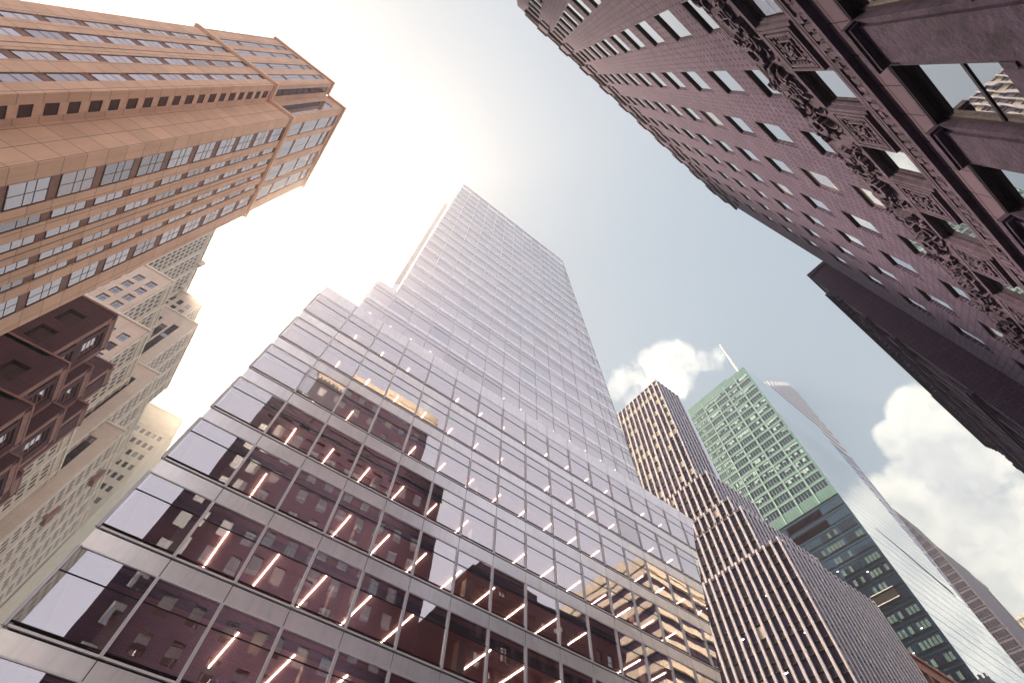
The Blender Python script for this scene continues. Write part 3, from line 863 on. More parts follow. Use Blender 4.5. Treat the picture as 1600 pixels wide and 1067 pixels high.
    b.facade(mb, g, -1.5, 26.5, 67, 87, [(0 + 3.3 * k, 1.5) for k in range(8)], [(68.5 + 4.1 * k, 2.3) for k in range(4)], 'rw_sash', .2)
    mb.box(-1.5, 26.5, -34, -9.6, 66.4, 86.8)
    b.put('crown_wall', mb, M['plum_brick'])
    mb = MB(); mb.box(-2.2, 27.2, -10, -8.6, 86.5, 88.4); mb.box(-1.8, 26.8, -9.4, -8.7, 85.2, 86.5)
    for k in range(30): mb.box(-1.6 + k * .95, -1.1 + k * .95, -9.2, -8.5, 84.2, 85.2)
    b.put('crown_cornice', mb, M['cream'])
right_block()

# ================================================================== next block along on the right, with a bracketed cornice
def cornice_block():
    b = Bld('corniced_brick_block', 'brick block beyond the plum one, blank side wall and heavy dark cornice against the sky', 'brick building', (58, -18, GZ))
    f = FN(-4.35)
    wtype('cb_sash', M['bronze'], [M['far_dark'], M['rw_glass']], sash(.3, .1, (), (.5,), .08))
    mb = MB(); mb.qF(FW(40), -40, -4.35, GZ, 54.6, 0); b.put('party_wall', mb, M['deep_brick'])
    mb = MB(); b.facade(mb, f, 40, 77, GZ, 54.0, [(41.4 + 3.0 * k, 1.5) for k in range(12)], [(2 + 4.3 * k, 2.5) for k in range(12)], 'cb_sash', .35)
    b.put('wall', mb, M['deep_brick'])
    mb = MB(); mb.box(39.85, 77, -5.2, -4.25, 54.2, 54.9); mb.box(39.85, 40.2, -40, -5.2, 54.4, 54.9); b.put('coping', mb, M['brown_stone'])
    for x0, x1, z in ((39.95, 63.7, 48.6), (64.0, 77.4, 50.2)):
        mb = MB()
        for a, c, d in ((0, .45, .22), (.45, .8, .4), (.8, 1.15, .55), (1.15, 1.5, .66)): mb.bF(f, x0, x1, z + a, z + c, -.1, d)
        for k in range(int((x1 - x0) / .8)): mb.bF(f, x0 + .2 + k * .8, x0 + .55 + k * .8, z - .55, z, 0, .34)
        b.put('cornice', mb, M['brown_stone'])
    for z, d in ((43.5, .3), (39.2, .24), (30.5, .3), (22, .3)):
        mb = MB(); mb.bF(f, 40, 77, z, z + .35, 0, d); mb.bF(f, 40, 77, z + .35, z + .6, 0, d + .12); b.put('string_course', mb, M['ashlar'])
    for k in range(12):
        x = 42.95 + 3.0 * k; random.seed(k)
        mb = MB(); mb.bF(f, x + .3, x + 1.1, 22.6, 48, 0, .16); mb.bF(f, x + .2, x + 1.2, 44.2, 44.8, 0, .34)
        for q in range(8): mb.bF(f, x + random.uniform(.2, .7), x + random.uniform(.8, 1.2), 45 + q * .36, 45.25 + q * .36, .1, random.uniform(.2, .4))
        b.put('pilaster', mb, M['ashlar'])
    mb = MB(); mb.box(40.3, 76.8, -39, -5.3, GZ, 54); b.put('roof', mb, M['roof'])
    mb = MB(); mb.qF(FE(77), -40, -4.35, GZ, 54.2, 0); b.put('side_wall', mb, M['deep_brick'])
    # roof water tank housing seen in the glass opposite
    mb = MB(); mb.box(43, 58, -16, -7, 54, 58.5); b.put('roof_house', mb, M['deep_brick'])
cornice_block()

# ================================================================== striped marble tower
def striped_tower():
    b = Bld('striped_marble_tower', 'stepped dark tower with white vertical marble piers right of the glass tower', 'office tower', (98, 45, GZ))
    XL = 83.3
    tiers = [(30.0, 56, 114.2, GZ, 60.3), (33.8, 57, 109.0, 60.3, 70), (35.3, 57, 105.0, 70, 73.8), (37.4, 58, 100.5, 73.8, 83.2), (40.0, 58.5, 93.2, 83.2, 124.6)]
    def draw(fr, pn, f, u, v, w_, h):
        fr.bF(f, u, u + w_, v - .02, v + .12, -.25, -.12)
        pn.qF(f, u, u + w_, v + .12, v + h, -.22)
    wtype('d_win', M['d_span'], [M['d_dark'], M['far_dark'], M['d_lit']], draw, [16, 3, 1])
    wtype('d_winlit', M['d_span'], [M['d_dark'], M['d_lit']], draw, [5, 4])
    nflo = 3.72
    for ti, (y0, y1, x1, z0, z1) in enumerate(tiers):
        fl, fr_ = FW(XL), FS(y0)
        top = ti == 4
        ny = int(round((y1 - y0) / 1.66)); py = (y1 - y0) / ny
        nx = int(round((x1 - XL) / 1.6)); px = (x1 - XL) / nx
        mb = MB()
        for f, u0, n, p in ((fl, y0, ny, py), (fr_, XL, nx, px)):
            mb.qF(f, u0, u0 + n * p, z0, z1, -.28)
            # one vertical strip of windows per bay, floors by floors
        zf = z0 if ti else 2.0
        rows = []
        z = z1 - nflo
        while z > zf - .5:
            rows.append(z); z -= nflo
        for f, u0, n, p in ((fl, y0, ny, py), (fr_, XL, nx, px)):
            for k in range(n):
                for z in rows: b.add(f, u0 + k * p + .26, z + 1.35, p - .52, 2.1, 'd_winlit' if top and f is fl else 'd_win')
        b.put('spandrel_wall', mb, M['d_span'])
        for k in range(ny + 1):
            m2 = MB(); u = y0 + k * py; m2.bF(fl, max(u - .23, y0 - .1), u + .23, z0, z1 + .45, -.3, .1); b.pier(m2)
        for k in range(1, nx + 1):
            m2 = MB(); u = XL + k * px; m2.bF(fr_, u - .28, u + .28, z0, z1 + .45, -.3, .1); b.pier(m2)
        mb = MB(); mb.box(XL + .35, x1 - .2, y0 + .35, y1, z0, z1 - .1); mb.bF(fl, y0, y1, z1 - .35, z1, -.3, .02); mb.bF(fr_, XL, x1, z1 - .35, z1, -.3, .02)
        b.put('roof', mb, M['d_span'])
        mb = MB()
        for z in rows: mb.bF(fl, y0, y1, z - .06, z + .06, -.3, -.05); mb.bF(fr_, XL, x1, z - .06, z + .06, -.3, -.05)
        b.put('floor_lines', mb, M['gap'])
        mb = MB(); mb.qF(FE(x1), y0, y1, z0, z1, 0); mb.qF(FN(y1), XL, x1, z0, z1, 0); b.put('side_wall', mb, M['d_span'])
    # lowest tier is clipped to a hundred piers as parts, the rest as one
    ps = sorted(b.piers, key=lambda m: -m[0])
    for a, m in ps[:100]: b.put('pier', m, M['d_pier'])
    mb = MB()
    for a, m in ps[100:]:
        n = len(mb.v); mb.v += m.v; mb.f += [tuple(n + q for q in fc) for fc in m.f]; mb.m += m.m
    b.put('pier', mb, M['d_pier'], None, kind='stuff')
    mb = MB(); mb.tube((83.6, 40.4, 124.6), (83.6, 40.4, 127), .06, .03, 6); b.put('lightning_rod', mb, M['black'])
    mb = MB()
    for y, z in ((36.5, 52), (44, 47.6), (33.2, 44.2), (39, 40.4), (46, 36.7), (49, 55.4), (35, 33.2), (41, 29.6)):
        mb.bF(FW(XL), y, y + .5, z + .6, z + .72, -.2, -.14)
    b.put('lit_lamp', mb, M['lamp'])
Bld.piers = None
def _pier(s, m):
    if s.piers is None: s.piers = []
    c = Vector(m.v[0]); q = proj(c)
    h = m.v[4][2] - m.v[0][2]
    s.piers.append((h / c.length if q and -50 < q[0] < 1650 and c.x < 118 else 0, m))
Bld.pier = _pier
striped_tower()

# ================================================================== brown framed block at the foot of the striped tower
def framed_block():
    b = Bld('brown_framed_block', 'low brown framed block with tilted white panels at the foot of the green tower', 'building', (126, 42, GZ))
    f = FS(30.5)
    mb = MB(); mb.bF(f, 114.6, 150, 49.2, 51.2, -6, 0); mb.bF(f, 114.6, 150, 51.2, 51.8, -6, .4); b.put('beam', mb, M['brown_trim'])
    for k in range(9):
        x = 115 + k * 4.2
        mb = MB(); mb.hexa([f.P(x, 40, -1), f.P(x + .8, 40, -1), f.P(x + .8, 40, 0), f.P(x, 40, 0), f.P(x + .6, 49.2, -1), f.P(x + 1.4, 49.2, -1), f.P(x + 1.4, 49.2, 0), f.P(x + .6, 49.2, 0)])
        b.put('post', mb, M['brown_trim'])
        mb = MB(); mb.bF(f, x + 1.6, x + 3.4, 41, 48.4, -1.5, -1.2); b.put('white_panel', mb, M['steel'])
        mb = MB(); mb.bF(f, x + 2.6, x + 3.1, 51.8, 55.4, -2, -1.6); b.put('roof_fin', mb, M['steel'])
    mb = MB(); mb.bF(f, 114.6, 149.5, GZ, 49.2, -8, -2); b.put('wall', mb, M['d_span'])
    mb = MB(); mb.bF(f, 114.6, 149.5, 38.5, 40, -3, .1); b.put('sill_beam', mb, M['brown_trim'])
framed_block()

# ================================================================== green glass tower
def green_tower():
    b = Bld('green_glass_tower', 'green gridded glass tower with a mirror glass side and white mast', 'office tower', (178, 48, GZ))
    XE, YE = 150.0, 30.0
    fl, fm = FW(XE), FS(YE)
    def draw(blinds):
        def d(fr, pn, f, u, v, w_, h):
            n = 5
            fr.bF(f, u, u + w_, v, v + .06, -.1, 0)
            for k in range(1, n): fr.bF(f, u + w_ * k / n - .06, u + w_ * k / n + .06, v, v + h, -.1, .0)
            pn.qF(f, u, u + w_, v, v + h, -.12)
        return d
    wtype('e_win', M['e_metal'], [M['e_glass']], draw(0))
    wtype('e_low', M['gap'], [M['e_blue_refl'], M['e_glass']], draw(0), [2, 3])
    base = 182.6
    bays = [(30.9, 5.3), (36.9, 5.6), (43.3, 5.7), (49.6, 5.6), (55.8, 3.4), (60, 3)]
    fl_z = [base - 3.78 * k for k in range(1, 47)]
    bl = MB(); lo = MB(); random.seed(11)
    green = MB(); dark = MB()
    for z in fl_z:
        hi = z > 111
        for i, (u, w_) in enumerate(bays):
            if not hi and 102 < z < 110 and 1 <= i <= 2: continue
            b.add(fl, u, z + .2 if hi else z + .3, w_, 2.66 if hi else 2.3, 'e_win' if hi else 'e_low')
            # roller blinds pulled to different heights, lying just inside the glass line
            p = random.random()
            for k in range(5):
                q = random.random()
                if (hi and p < .62 and q < .6) or (not hi and p < .7 and q < .55):
                    h = random.choice((.7, .9, 1.1, 1.5, 1.9))
                    (bl if hi else lo).qF(fl, u + w_ * k / 5 + .1, u + w_ * (k + 1) / 5 - .1, z + 2.82 - h if hi else z + .5, z + 2.82 if hi else z + 2.2, -.10)
    # panels: green above, below, a dark blue that paints the reflected block opposite
    mb = MB(); holes = [(u, u + w_, z + .2, z + 2.86) for u, w_ in bays for z in fl_z if z > 111]
    mb.wall(fl, YE, 63, 111.0, 186, holes, .15); b.put('green_wall', mb, M['e_green'])
    mb = MB(); mb.qF(fl, YE, 63, GZ, 111.0, -.2); b.put('lower_wall', mb, M['e_blue_refl'])
    mb = MB()
    for z in fl_z:
        if z < 111: mb.bF(fl, YE, 63, z - .05, z + .02, -.2, -.08); mb.bF(fl, YE, 63, z + 2.9, z + 2.96, -.2, -.1)
    for k in range(26): mb.bF(fl, YE + 1.25 * k, YE + 1.25 * k + .05, GZ, 111, -.2, -.1)
    b.put('glazing_bars', mb, M['gap'])
    for u in (36.35, 42.75, 49.1, 55.4):
        mb = MB(); mb.bF(fl, u - .18, u + .18, 111, 184, -.1, .2); b.put('mullion', mb, M['e_metal'])
    for i, z in enumerate(fl_z):
        if z > 111:
            mb = MB(); mb.bF(fl, YE + .4, 63, z + 3.0, z + 3.22, -.1, .14 if i % 2 else .08); b.put('floor_rail', mb, M['e_metal'])
    for z0, z1 in ((107.4, 109.6), (103.2, 105.6)):
        mb = MB()
        for k in range(9): mb.bF(fl, 37.8 + k * 1.4, 39.1 + k * 1.4, z0, z1, -.2, -.02)
        b.put('louvre_band', mb, M['e_maroon'])
        mb = MB(); mb.bF(fl, 30.4, 37.4, z0, z1 + .2, -.2, -.05); b.put('plant_panel', mb, M['e_blue_refl'])
    for y0, y1 in ((33, 39.5), (41, 45.5)):
        mb = MB(); mb.bF(fl, y0, y1, 78.4, 80.8, -.3, -.05); b.put('terrace_opening', mb, M['gap'])
        mb = MB(); mb.bF(fl, y0, y1, 80.8, 81.0, -.1, .15); mb.bF(fl, y0, y1, 78.1, 78.3, -.1, .15); b.put('terrace_rail', mb, M['steel'])
    for k, z in enumerate((70, 66.2, 90.6, 94.4, 86.8, 62.5, 59)):
        for q in range(1):
            y = 33 + (k * 5 + q * 9) % 17
            mb = MB(); mb.bF(fl, y, y + .5, z, z + .1, -.1, -.06); b.put('lit_lamp', mb, M['lamp'])
    b.put('blind', bl, M['blind'], None, kind='stuff'); b.put('blind', lo, M['low_blind'], None, kind='stuff')
    # mirror side
    mb = MB(); mb.qF(fm, XE, 205.5, GZ, 184, 0); mb.poly([fm.P(XE, 184, 0), fm.P(205.5, 184, 0), fm.P(200, 187.5, 0), fm.P(172, 189, 0), fm.P(XE, 184.6, 0)])
    b.put('mirror_wall', mb, M['e_mirror'])
    mb = MB()
    for k in range(38):
        z = 152 - k * 3.78
        mb.bF(fm, XE + .3, 205.3, z, z + (.16 if k % 6 == 3 else .05), -.05, .03)
    b.put('mirror_joints', mb, M['f_band'])
    mb = MB(); mb.hexa([fm.P(164, 104.5, -.1), fm.P(199, 96.5, -.1), fm.P(199, 96.5, .06), fm.P(164, 104.5, .06), fm.P(164, 104.9, -.1), fm.P(199, 98.2, -.1), fm.P(199, 98.2, .06), fm.P(164, 104.9, .06)])
    b.put('slot', mb, M['gap'])
    mb = MB(); mb.box(XE + .3, 205.2, YE + .3, 39.4, GZ, 183.5); mb.box(XE + .3, 205.2, 39.4, 63, GZ, 185.5); b.put('roof', mb, M['roof'])
    mb = MB(); mb.bF(fl, 39.6, 63, 186, 187.2, -.3, 0); mb.bF(fl, YE, 39.6, 183.6, 184.6, -.3, 0.02); b.put('parapet', mb, M['e_green'])
    mb = MB(); mb.qF(FE(205.5), YE, 63, GZ, 184, 0); mb.qF(FN(63), XE, 205.5, GZ, 184, 0); b.put('rear_wall', mb, M['e_blue_refl'])
    mb = MB()
    for k in range(11):
        if k % 4 == 3: continue
        x = 153 + k * 1.9; z = 185.2 + k * .35
        mb.box(x, x + 1.2, YE + .2, YE + 1, z, z + 1.1); mb.tube((x + .6, YE + .5, z - 1.2), (x + .6, YE + .5, z), .12, n=6)
    b.put('roof_railing', mb, M['black'])
    p1 = ray(1125, 538); p1 *= 175 / p1.x; p0 = ray(1156, 583); p0 *= 175 / p0.x
    mb = MB(); a = Vector((175, (p0.y + p1.y) / 2, 180)); h = p1.z - p0.z
    mb.tube(a, (a.x, a.y, p0.z + h * .45), 1.05, .75, 10); mb.tube((a.x, a.y, p0.z + h * .45), (a.x, a.y, p1.z), .6, .3, 8)
    for k in range(4): mb.tube((a.x, a.y, p0.z + h * (.12 + k * .12)), (a.x - .9, a.y - .9, p0.z + h * (.14 + k * .12)), .22, n=6)
    b.put('mast', mb, M['steel'])
green_tower()

def prism(mb, poly, y0, y1):
    """extrude an x-z outline in y"""
    a = [(x, y0, z) for x, z in poly]; c = [(x, y1, z) for x, z in poly]
    mb.poly(a[::-1]); mb.poly(c)
    for i in range(len(poly)):
        j = (i + 1) % len(poly); mb.poly([a[i], a[j], c[j], c[i]])

def lattice_tower():
    b = Bld('lattice_glass_tower', 'pale crystalline tower with a white lattice, its leaning edge behind the mirror glass side', 'office tower', (250, 55, GZ))
    pl = [(222, GZ), (222, 249), (234, 257), (297, 316), (306, 321), (300, 253), (290, 192), (267, 97), (248, GZ)]
    mb = MB(); prism(mb, pl, 40, 72); b.put('glass_wall', mb, M['k_glass'])
    f = FS(40)
    def xr(z):
        t = [(GZ, 248), (97, 267), (192, 290), (253, 300), (321, 306)]
        return interp(t, z)
    mb = MB()
    for k in range(52):                      # lattice of crossing bars on the slanting face
        z0 = 60 + k * 9.0
        x1, zz = xr(min(z0 + 26, 318)), z0 + 26
        if z0 > 292: break
        for s_ in (0, 1):
            za, zb = (z0, zz) if s_ else (zz - 6, z0)
            xa, xb = 226, min(x1, xr(zb)) - .4
            zt = 249 + (xb - 222) * .85
            if max(za, zb) > min(zt, 236): continue
            n = Vector((-(zb - za), 0, xb - xa)).normalized() * .5
            mb.poly([Vector((xa, 39.85, za)) - n, Vector((xb, 39.85, zb)) - n, Vector((xb, 39.85, zb)) + n, Vector((xa, 39.85, za)) + n])
    for k in range(9):
        z = 238 + k * 9.5; xa = 222 + max(0, (z - 249)) / .90; xb = xr(min(z + 4, 320)) - .3
        if xb - xa > 2: mb.hexa([(xa + .5, 39.7, z), (xb, 39.7, z - 7), (xb, 40.2, z - 7), (xa + .5, 40.2, z), (xa + .5, 39.7, z + 4.5), (xb, 39.7, z - 2.5), (xb, 40.2, z - 2.5), (xa + .5, 40.2, z + 4.5)])
    b.put('lattice', mb, M['k_line'])
    mb = MB()
    e = [(248, GZ), (267, 97), (290, 192), (300, 253), (306, 321)]
    for (xa, za), (xb, zb) in zip(e, e[1:]): mb.hexa([(xa - 1.2, 39.7, za), (xa, 39.7, za), (xa, 41, za), (xa - 1.2, 41, za), (xb - 1.2, 39.7, zb), (xb, 39.7, zb), (xb, 41, zb), (xb - 1.2, 41, zb)])
    b.put('edge_frame', mb, M['k_line'])
lattice_tower()

def ribbon_tower():
    b = Bld('ribbon_window_tower', 'dark violet tower of ribbon windows right of the lattice tower', 'office tower', (350, 65, GZ))
    X = 330; out = [(40.5, GZ), (40.5, 187), (43.7, 195), (46.2, 221), (82, 221), (82, GZ)]
    mb = MB(); a = [(X, y, z) for y, z in out]; c = [(X + 38, y, z) for y, z in out]
    mb.poly(a); mb.poly(c[::-1])
    for i in range(len(a)):
        j = (i + 1) % len(a); mb.poly([a[i], a[j], c[j], c[i]])
    b.put('wall', mb, M['f_band'])
    def draw(fr, pn, f, u, v, w_, h):
        for k in range(1, 4): fr.bF(f, u + w_ * k / 4 - .12, u + w_ * k / 4 + .12, v, v + h, .0, .06)
        fr.bF(f, u, u + w_, v - .35, v, 0, .3)
        pn.qF(f, u, u + w_, v, v + h, .03)
    wtype('f_rib', M['f_band'], [M['f_glass']], draw)
    for k in range(26):
        z = 92 + 5.0 * k
        y0 = 41.6 if z < 183 else 41.6 + (z - 183) * .14
        if z > 216: break
        for q in range(3): b.add(FW(X), y0 + 5.2 * q, z, 4.9, 3.1, 'f_rib')
    mb = MB(); mb.bF(FW(X), 40.5, 41.2, GZ, 187, 0, .5); b.put('corner_pier', mb, M['f_band'])
ribbon_tower()

def grid_tower():
    b = Bld('grid_stone_tower', 'grey tower with a fine window grid and pale corner spine at far right', 'office tower', (400, 60, GZ))
    mb = MB(); mb.box(369, 375.5, 44.2, 70, GZ, 199); b.put('spine', mb, M['steel'])
    mb = MB(); f = FS(45)
    wtype('g_win', M['bronze'], [M['f_glass']], sash(.3, .15))
    b.facade(mb, f, 375.5, 421.5, 60, 201, [(377 + 4.9 * k, 3.1) for k in range(9)], [(66 + 6.6 * k, 4.2) for k in range(20)], 'g_win', .6)
    mb.qF(f, 375.5, 421.5, GZ, 60, 0); mb.qF(FW(375.5), 45, 72, 60, 201, 0); mb.qF(FE(421.5), 45, 72, GZ, 201, 0)
    b.put('wall', mb, M['g_grid'])
    mb = MB(); mb.box(376, 421, 46.2, 71.9, GZ, 200.8); b.put('roof', mb, M['roof'])
    mb = MB(); mb.box(374, 422, 44.5, 46.2, 200.6, 203); b.put('parapet', mb, M['cream'])
grid_tower()

def pale_block():
    q0, q1 = ray(1586, 967), ray(1640, 930); X = 470
    z = (q0 * (X / q0.x)).z; y0 = (q0 * (X / q0.x)).y
    b = Bld('pale_stone_block', 'small pale stone block at the far right edge, below the clouds', 'building', (X + 15, y0 - 10, GZ))
    mb = MB(); f = FW(X)
    wtype('p_win', M['bronze'], [M['far_dark']], sash(.3, .15))
    b.facade(mb, f, y0 - 26, y0 + 1, GZ, z, [(y0 - 25 + 2.6 * k, 1.3) for k in range(10)], [(z - 14 - 4 * k, 2.2) for k in range(20)], 'p_win', .4)
    mb.box(X + .9, X + 30, y0 - 26, y0 + 1, GZ, z - .5); b.put('wall', mb, M['cream'])
    mb = MB(); mb.box(X - .8, X + 30, y0 - 26, y0 + 1.6, z - 1.2, z + .6)
    for k in range(13): mb.box(X - .6, X + .2, y0 - 25.5 + 2 * k, y0 - 24.7 + 2 * k, z - 6, z - 1.2)
    b.put('cornice', mb, M['cream'])
pale_block()

# ================================================================== left side of the avenue
def brick_setback():
    b = Bld('brick_setback_building', 'dark red brick building stepping back in terraces below the tan stone tower', 'brick building', (-45, 82, GZ))
    wtype('b1_big', M['brown_trim'], [M['lt_glass'], M['rw_glass']], sash(.45, .16, (), (.2, .4, .6, .8)))
    wtype('b1_sq', M['lt_frame'], [M['far_dark']], sash(.5, .12, (.5,)))
    wtype('b1_slit', M['lt_frame'], [M['far_dark']], sash(.4, .08))
    def wing(y0, y1, steps, eastcols, south=True):
        ztop0 = steps[0][1]
        for i, (x, zt) in enumerate(steps):
            zb = steps[i + 1][1] - .6 if i + 1 < len(steps) else GZ
            mb = MB(); f, g = FS(y0), FE(x)
            rows = [(zt - 6.6 - 5.2 * k, 3.3) for k in range(12)]
            b.facade(mb, f, -62, x, zb, zt, [(x - 4.6 - 5.2 * k, 2.4) for k in range(5)], rows if south else [], 'b1_sq', .7)
            b.facade(mb, g, y0, y1, zb, zt, [(y0 + u, w_) for u, w_ in eastcols], [(zt - 6.2, 4.6)] + [(zt - 12.4 - 6.2 * k, 4.6) for k in range(8)], 'b1_big', .6)
            b.put('wall', mb, M['dark_brick'])
            mb = MB(); mb.box(-62, x + .16, y0 - .14, y1 + .1, zt, zt + .35)
            b.put('coping', mb, M['brown_trim'])
            mb = MB(); mb.bF(g, y0, y0 + .9, zb, zt - 1.1, 0, .12); mb.bF(g, y1 - .8, y1, zb, zt - 1.1, 0, .12); mb.bF(g, y0 + .9, y1 - .8, zt - 1.1, zt, 0, .1)
            b.put('stone_trim', mb, M['brown_trim'])
            mb = MB(); mb.box(-62, x - .8, y0 + .8, y1, zb - 1, zt - .05); b.put('roof', mb, M['roof'])
    wing(70, 78.5, [(-33, 70.7), (-30.4, 57.8), (-28.3, 49.4), (-26.5, 40.5)], [(1.1, .7), (2.9, 3.6)])
    wing(78.5, 87, [(-31.6, 66.4), (-28.6, 57.2), (-26.8, 47.6), (-25.4, 38)], [(.9, .6), (2.6, 3.8)], False)
    wing(87, 93, [(-33.0, 76.0), (-30.0, 66.0), (-27.8, 51)], [(1.2, .6)], False)
    # carved stone bay low at the frame's left edge
    mb = MB(); random.seed(5); f = FE(-26.4); mb.bF(f, 69.8, 78.6, 23.5, 39.2, -.3, .06)
    for k in range(60):
        y, z = 70 + random.random() * 8, 24 + random.random() * 15
        mb.bF(f, y, y + random.uniform(.3, .9), z, z + random.uniform(.3, .8), 0, random.uniform(.15, .7))
    mb.bF(f, 69.8, 78.6, 38.4, 39.4, 0, .9); mb.bF(f, 69.8, 78.6, 35.6, 36.2, 0, .7)
    b.put('carving', mb, M['brown_stone'])
brick_setback()

def stepped_tower():
    b = Bld('stepped_cream_tower', 'big cream brick tower climbing in setbacks behind the dark red brick one', 'office tower', (-60, 125, GZ))
    wtype('w_slit', M['lt_frame'], [M['w_dark'], M['far_dark']], sash(.1, .06), [3, 1])
    wtype('w_pair', M['lt_frame'], [M['far_glass'], M['far_dark']], sash(.3, .1, (.5,), (.5,)), [2, 1])
    wtype('w_col', M['lt_frame'], [M['w_dark'], M['lt_glass'], M['far_glass']], sash(.28, .1, (.5,)), [4, 1, 2])
    blocks = [(-52.5, 94, 125, 60, 148, 2), (-45.5, 120, 135, 60, 145, 1), (-44.5, 94.01, 120, 50, 115, 2), (-39.4, 116, 147, 50, 130, 3),
              (-37.4, 94.02, 116, 40, 95.5, 2), (-34.2, 113, 152, 40, 103, 3), (-30, 116.01, 158, GZ, 86, 3), (-32.5, 97, 116, GZ, 70, 3)]
    for i, (x, y0, y1, z0, z1, kind) in enumerate(blocks):
        f, g = FS(y0), FE(x); mb = MB()
        z0 = max(z0, 20)
        n = int((y1 - y0 - 2.2) / 1.6)
        ecols = [(y0 + 1.4 + 1.6 * k, .95) for k in range(n) if k % 5 != 4]
        rows = [(z1 - 4.6 - 2.5 * k, 1.55) for k in range(60) if z1 - 4.6 - 2.5 * k > z0]
        b.facade(mb, g, y0, y1, z0, z1, ecols, rows, 'w_slit', .12)
        if kind == 2: scol = [(x - 2.9 - 3.1 * k, 1.7) for k in range(8)]
        else: scol = [(x - 2.4 - 2.6 * k, 1.4) for k in range(4)]
        if kind == 3:
            # paired dark window strips the height of the block
            zb = max(z0, z1 - 30); hs_ = []
            for k, (u, w_) in enumerate(((x - 4.3, 1.7), (x - 6.5, 1.7), (x - 9.4, 1.7))):
                top = z1 - 4.5 - 2.2 * (k % 2); hs_.append((u, u + w_, zb + .5, top))
                pn = MB(); pn.bF(f, u, u + w_, zb + .5, top, -.45, -.3); b.put('strip_panel', pn, M['lt_frame'])
                for q in range(12):
                    if top - 2.2 - 2.5 * q > zb + 1: b.add(f, u, top - 1.75 - 2.5 * q, w_, 1.7, 'w_col')
            mb.wall(f, -75, x, z0, z1, hs_, .45)
        else:
            b.facade(mb, f, -75, x, z0, z1, scol, [(z1 - 6.5 - 3.9 * k, 2.6) for k in range(36) if z1 - 6.5 - 3.9 * k > z0], 'w_pair', .4)
        b.put('wall', mb, M['white_brick'])
        mb = MB(); mb.box(-75, x + .3, y0 - .3, y1 + .2, z1, z1 + .6); mb.box(x - .2, x + .22, y0, y1, z1 - 2.2, z1 - 1.9)
        b.put('coping', mb, M['cream'])
        mb = MB()
        for k in range(0, n + 1, 5): mb.bF(g, y0 + 1.4 + 1.6 * k - 1.1, y0 + 1.4 + 1.6 * k - .4, z0, z1, 0, .28)
        b.put('pilaster', mb, M['cream'])
        mb = MB(); mb.box(-75, x - .6, y0 + .6, y1 - .1, max(z0 - 25, GZ), z1 - .05); b.put('roof', mb, M['roof'])
    mb = MB(); f = FE(-30)
    for y, z in ((121, 52), (124, 70), (128, 84), (119, 41)):                 # gable-like carved bays on the avenue front
        mb.hexa([f.P(y, z - 4, 0), f.P(y + 3, z - 4, 0), f.P(y + 3, z - 4, .9), f.P(y, z - 4, .9), f.P(y + 1, z, 0), f.P(y + 2, z, 0), f.P(y + 2, z, .9), f.P(y + 1, z, .9)])
    b.put('carved_bay', mb, M['brown_trim'])
    mb = MB()
    for y, z in ((108, 146.5), (116, 142), (122, 133)): mb.box(-52.4, -51.2, y, y + 1.4, z, z + 2.4); mb.box(-52.6, -51.0, y - .2, y + 1.6, z + 2.4, z + 2.8)
    b.put('roof_finial', mb, M['cream'])
stepped_tower()

def far_tower():
    b = Bld('pale_yellow_tower', 'pale yellow office tower far down the avenue with rows of small windows', 'office tower', (-50, 180, GZ))
    f = FS(165); x1 = -30.8; mb = MB()
    wtype('y_win', M['lt_frame'], [M['far_dark'], M['far_glass']], sash(.25, .1, (), (.5,)), [3, 2])
    cols = [(x1 - 2.6 - 1.95 * k, 1.15) for k in range(16) if k % 7 != 6]
    b.facade(mb, f, -64, x1, 20, 128.6, cols, [(124.4 - 4.6 * k, 2.2) for k in range(22)], 'y_win', .3)
    mb.qF(FE(x1), 165, 195, 20, 128.6, 0); mb.box(-64, x1 - .5, 165.6, 195, GZ, 128.4)
    b.put('wall', mb, M['pale_yellow'])
    mb = MB(); mb.box(-64, x1 - 1.4, 166, 194, 128.4, 137.2); mb.box(-64, x1 - 1.1, 165.7, 194.3, 137.2, 138.0); mb.box(-64, x1 + .2, 164.8, 195, 128.2, 128.9)
    b.put('penthouse', mb, M['pale_yellow'])
far_tower()

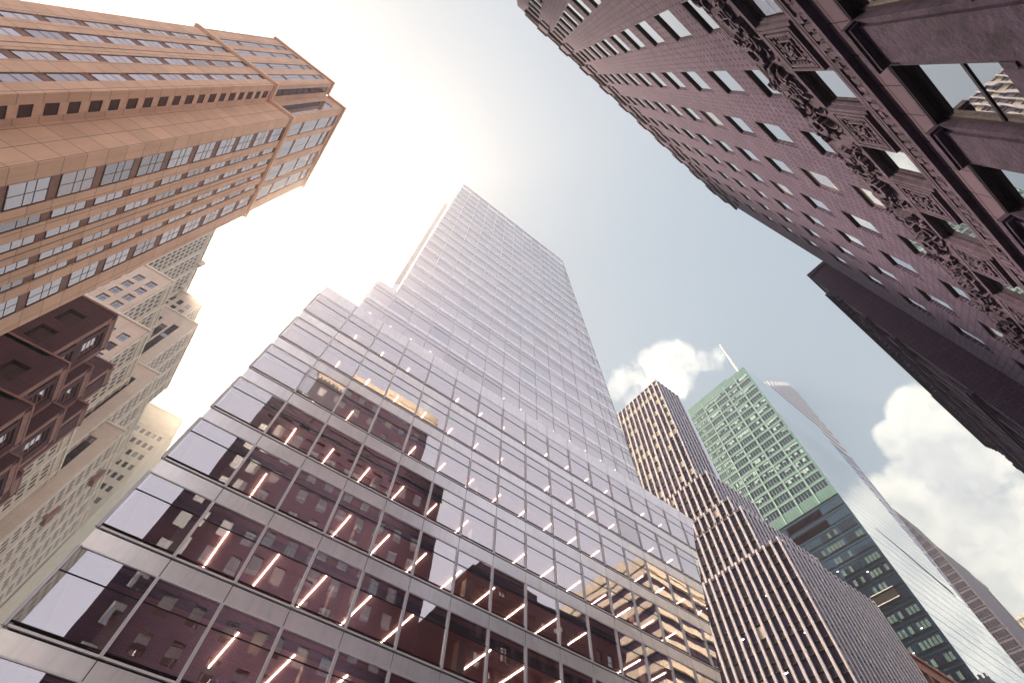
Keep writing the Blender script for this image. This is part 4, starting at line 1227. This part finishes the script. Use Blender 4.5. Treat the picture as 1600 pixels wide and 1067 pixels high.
# ================================================================== buildings seen in the glass opposite
def banded_tower():
    b = Bld('white_banded_tower', 'white banded office slab seen only as wavy stripes in the glass', 'office tower', (118, -30, GZ))
    f = FN(-10); mb = MB(); bk = MB()
    bk.qF(f, 94, 150, GZ, 84, 0); bk.qF(FW(94), -48, -10, GZ, 84, 0); bk.qF(FE(150), -48, -10, GZ, 84, 0); bk.box(94.2, 149.8, -48, -10.3, GZ, 83.6)
    b.put('dark_glazing', bk, M['d_dark'])
    for k in range(20):
        z = 6 + 3.9 * k
        mb = MB(); mb.bF(f, 93.8, 150.2, z, z + 1.7, -.2, .5); mb.bF(FW(94), -48, -10, z, z + 1.7, -.2, .5); b.put('white_band', mb, M['cream'])
    mb = MB(); mb.bF(f, 93.6, 150.4, 82.4, 85.5, -1, .6); mb.bF(FW(94), -48, -10, 82.4, 85.5, -.2, .6); b.put('parapet', mb, M['cream'])
banded_tower()

def corner_block():
    b = Bld('yellow_corner_block', 'yellow stone block behind the viewer, a sliver in the left edge of the glass', 'building', (-45, -120, GZ))
    f = FE(-30); mb = MB()
    b.facade(mb, f, -148, -95, GZ, 104, [(-147 + 3.4 * k, 1.8) for k in range(15)], [(4 + 4.4 * k, 2.5) for k in range(22)], 'y_win', .35)
    mb.qF(FN(-95), -60, -30, GZ, 104, 0); mb.box(-60, -30.6, -148, -95.5, GZ, 103); b.put('wall', mb, M['pale_yellow'])
    mb = MB(); mb.box(-61, -29, -149, -94, 103, 105.5); b.put('cornice', mb, M['cream'])
corner_block()

def dark_block():
    b = Bld('dark_office_block', 'dark ribbed office block beyond the frame, its roofline in the mirror glass side', 'building', (245, 6, GZ))
    mb = MB(); mb.box(230, 262, -8, 17, GZ, 88); b.put('wall', mb, M['f_band'])
    mb = MB()
    for k in range(16): mb.bF(FN(17), 230 + 2 * k, 230.6 + 2 * k, GZ, 89, 0, .5); mb.bF(FW(230), -8 + 1.6 * k, -7.4 + 1.6 * k, GZ, 89, 0, .5)
    b.put('rib', mb, M['d_span'], kind='stuff')
dark_block()

finish_windows(100)

# ================================================================== hazy summer air
def haze():
    m = bpy.data.materials.new('haze'); m.use_nodes = True; t = NT(m.node_tree); m.node_tree.nodes.clear()
    v = t.n('ShaderNodeVolumePrincipled', i={'Density': HAZE, 'Anisotropy': 0.82})
    v.inputs['Color'].default_value = (1.0, .965, .93, 1)
    o = t.n('ShaderNodeOutputMaterial'); t.l(v.outputs[0], o.inputs['Volume'])
    m.cycles.homogeneous_volume = True
    mb = MB(); mb.box(-170, 560, -170, 240, GZ - 2.2, 326)
    put('haze', mb, m, kind='stuff')
HAZE = 0.0014
haze()
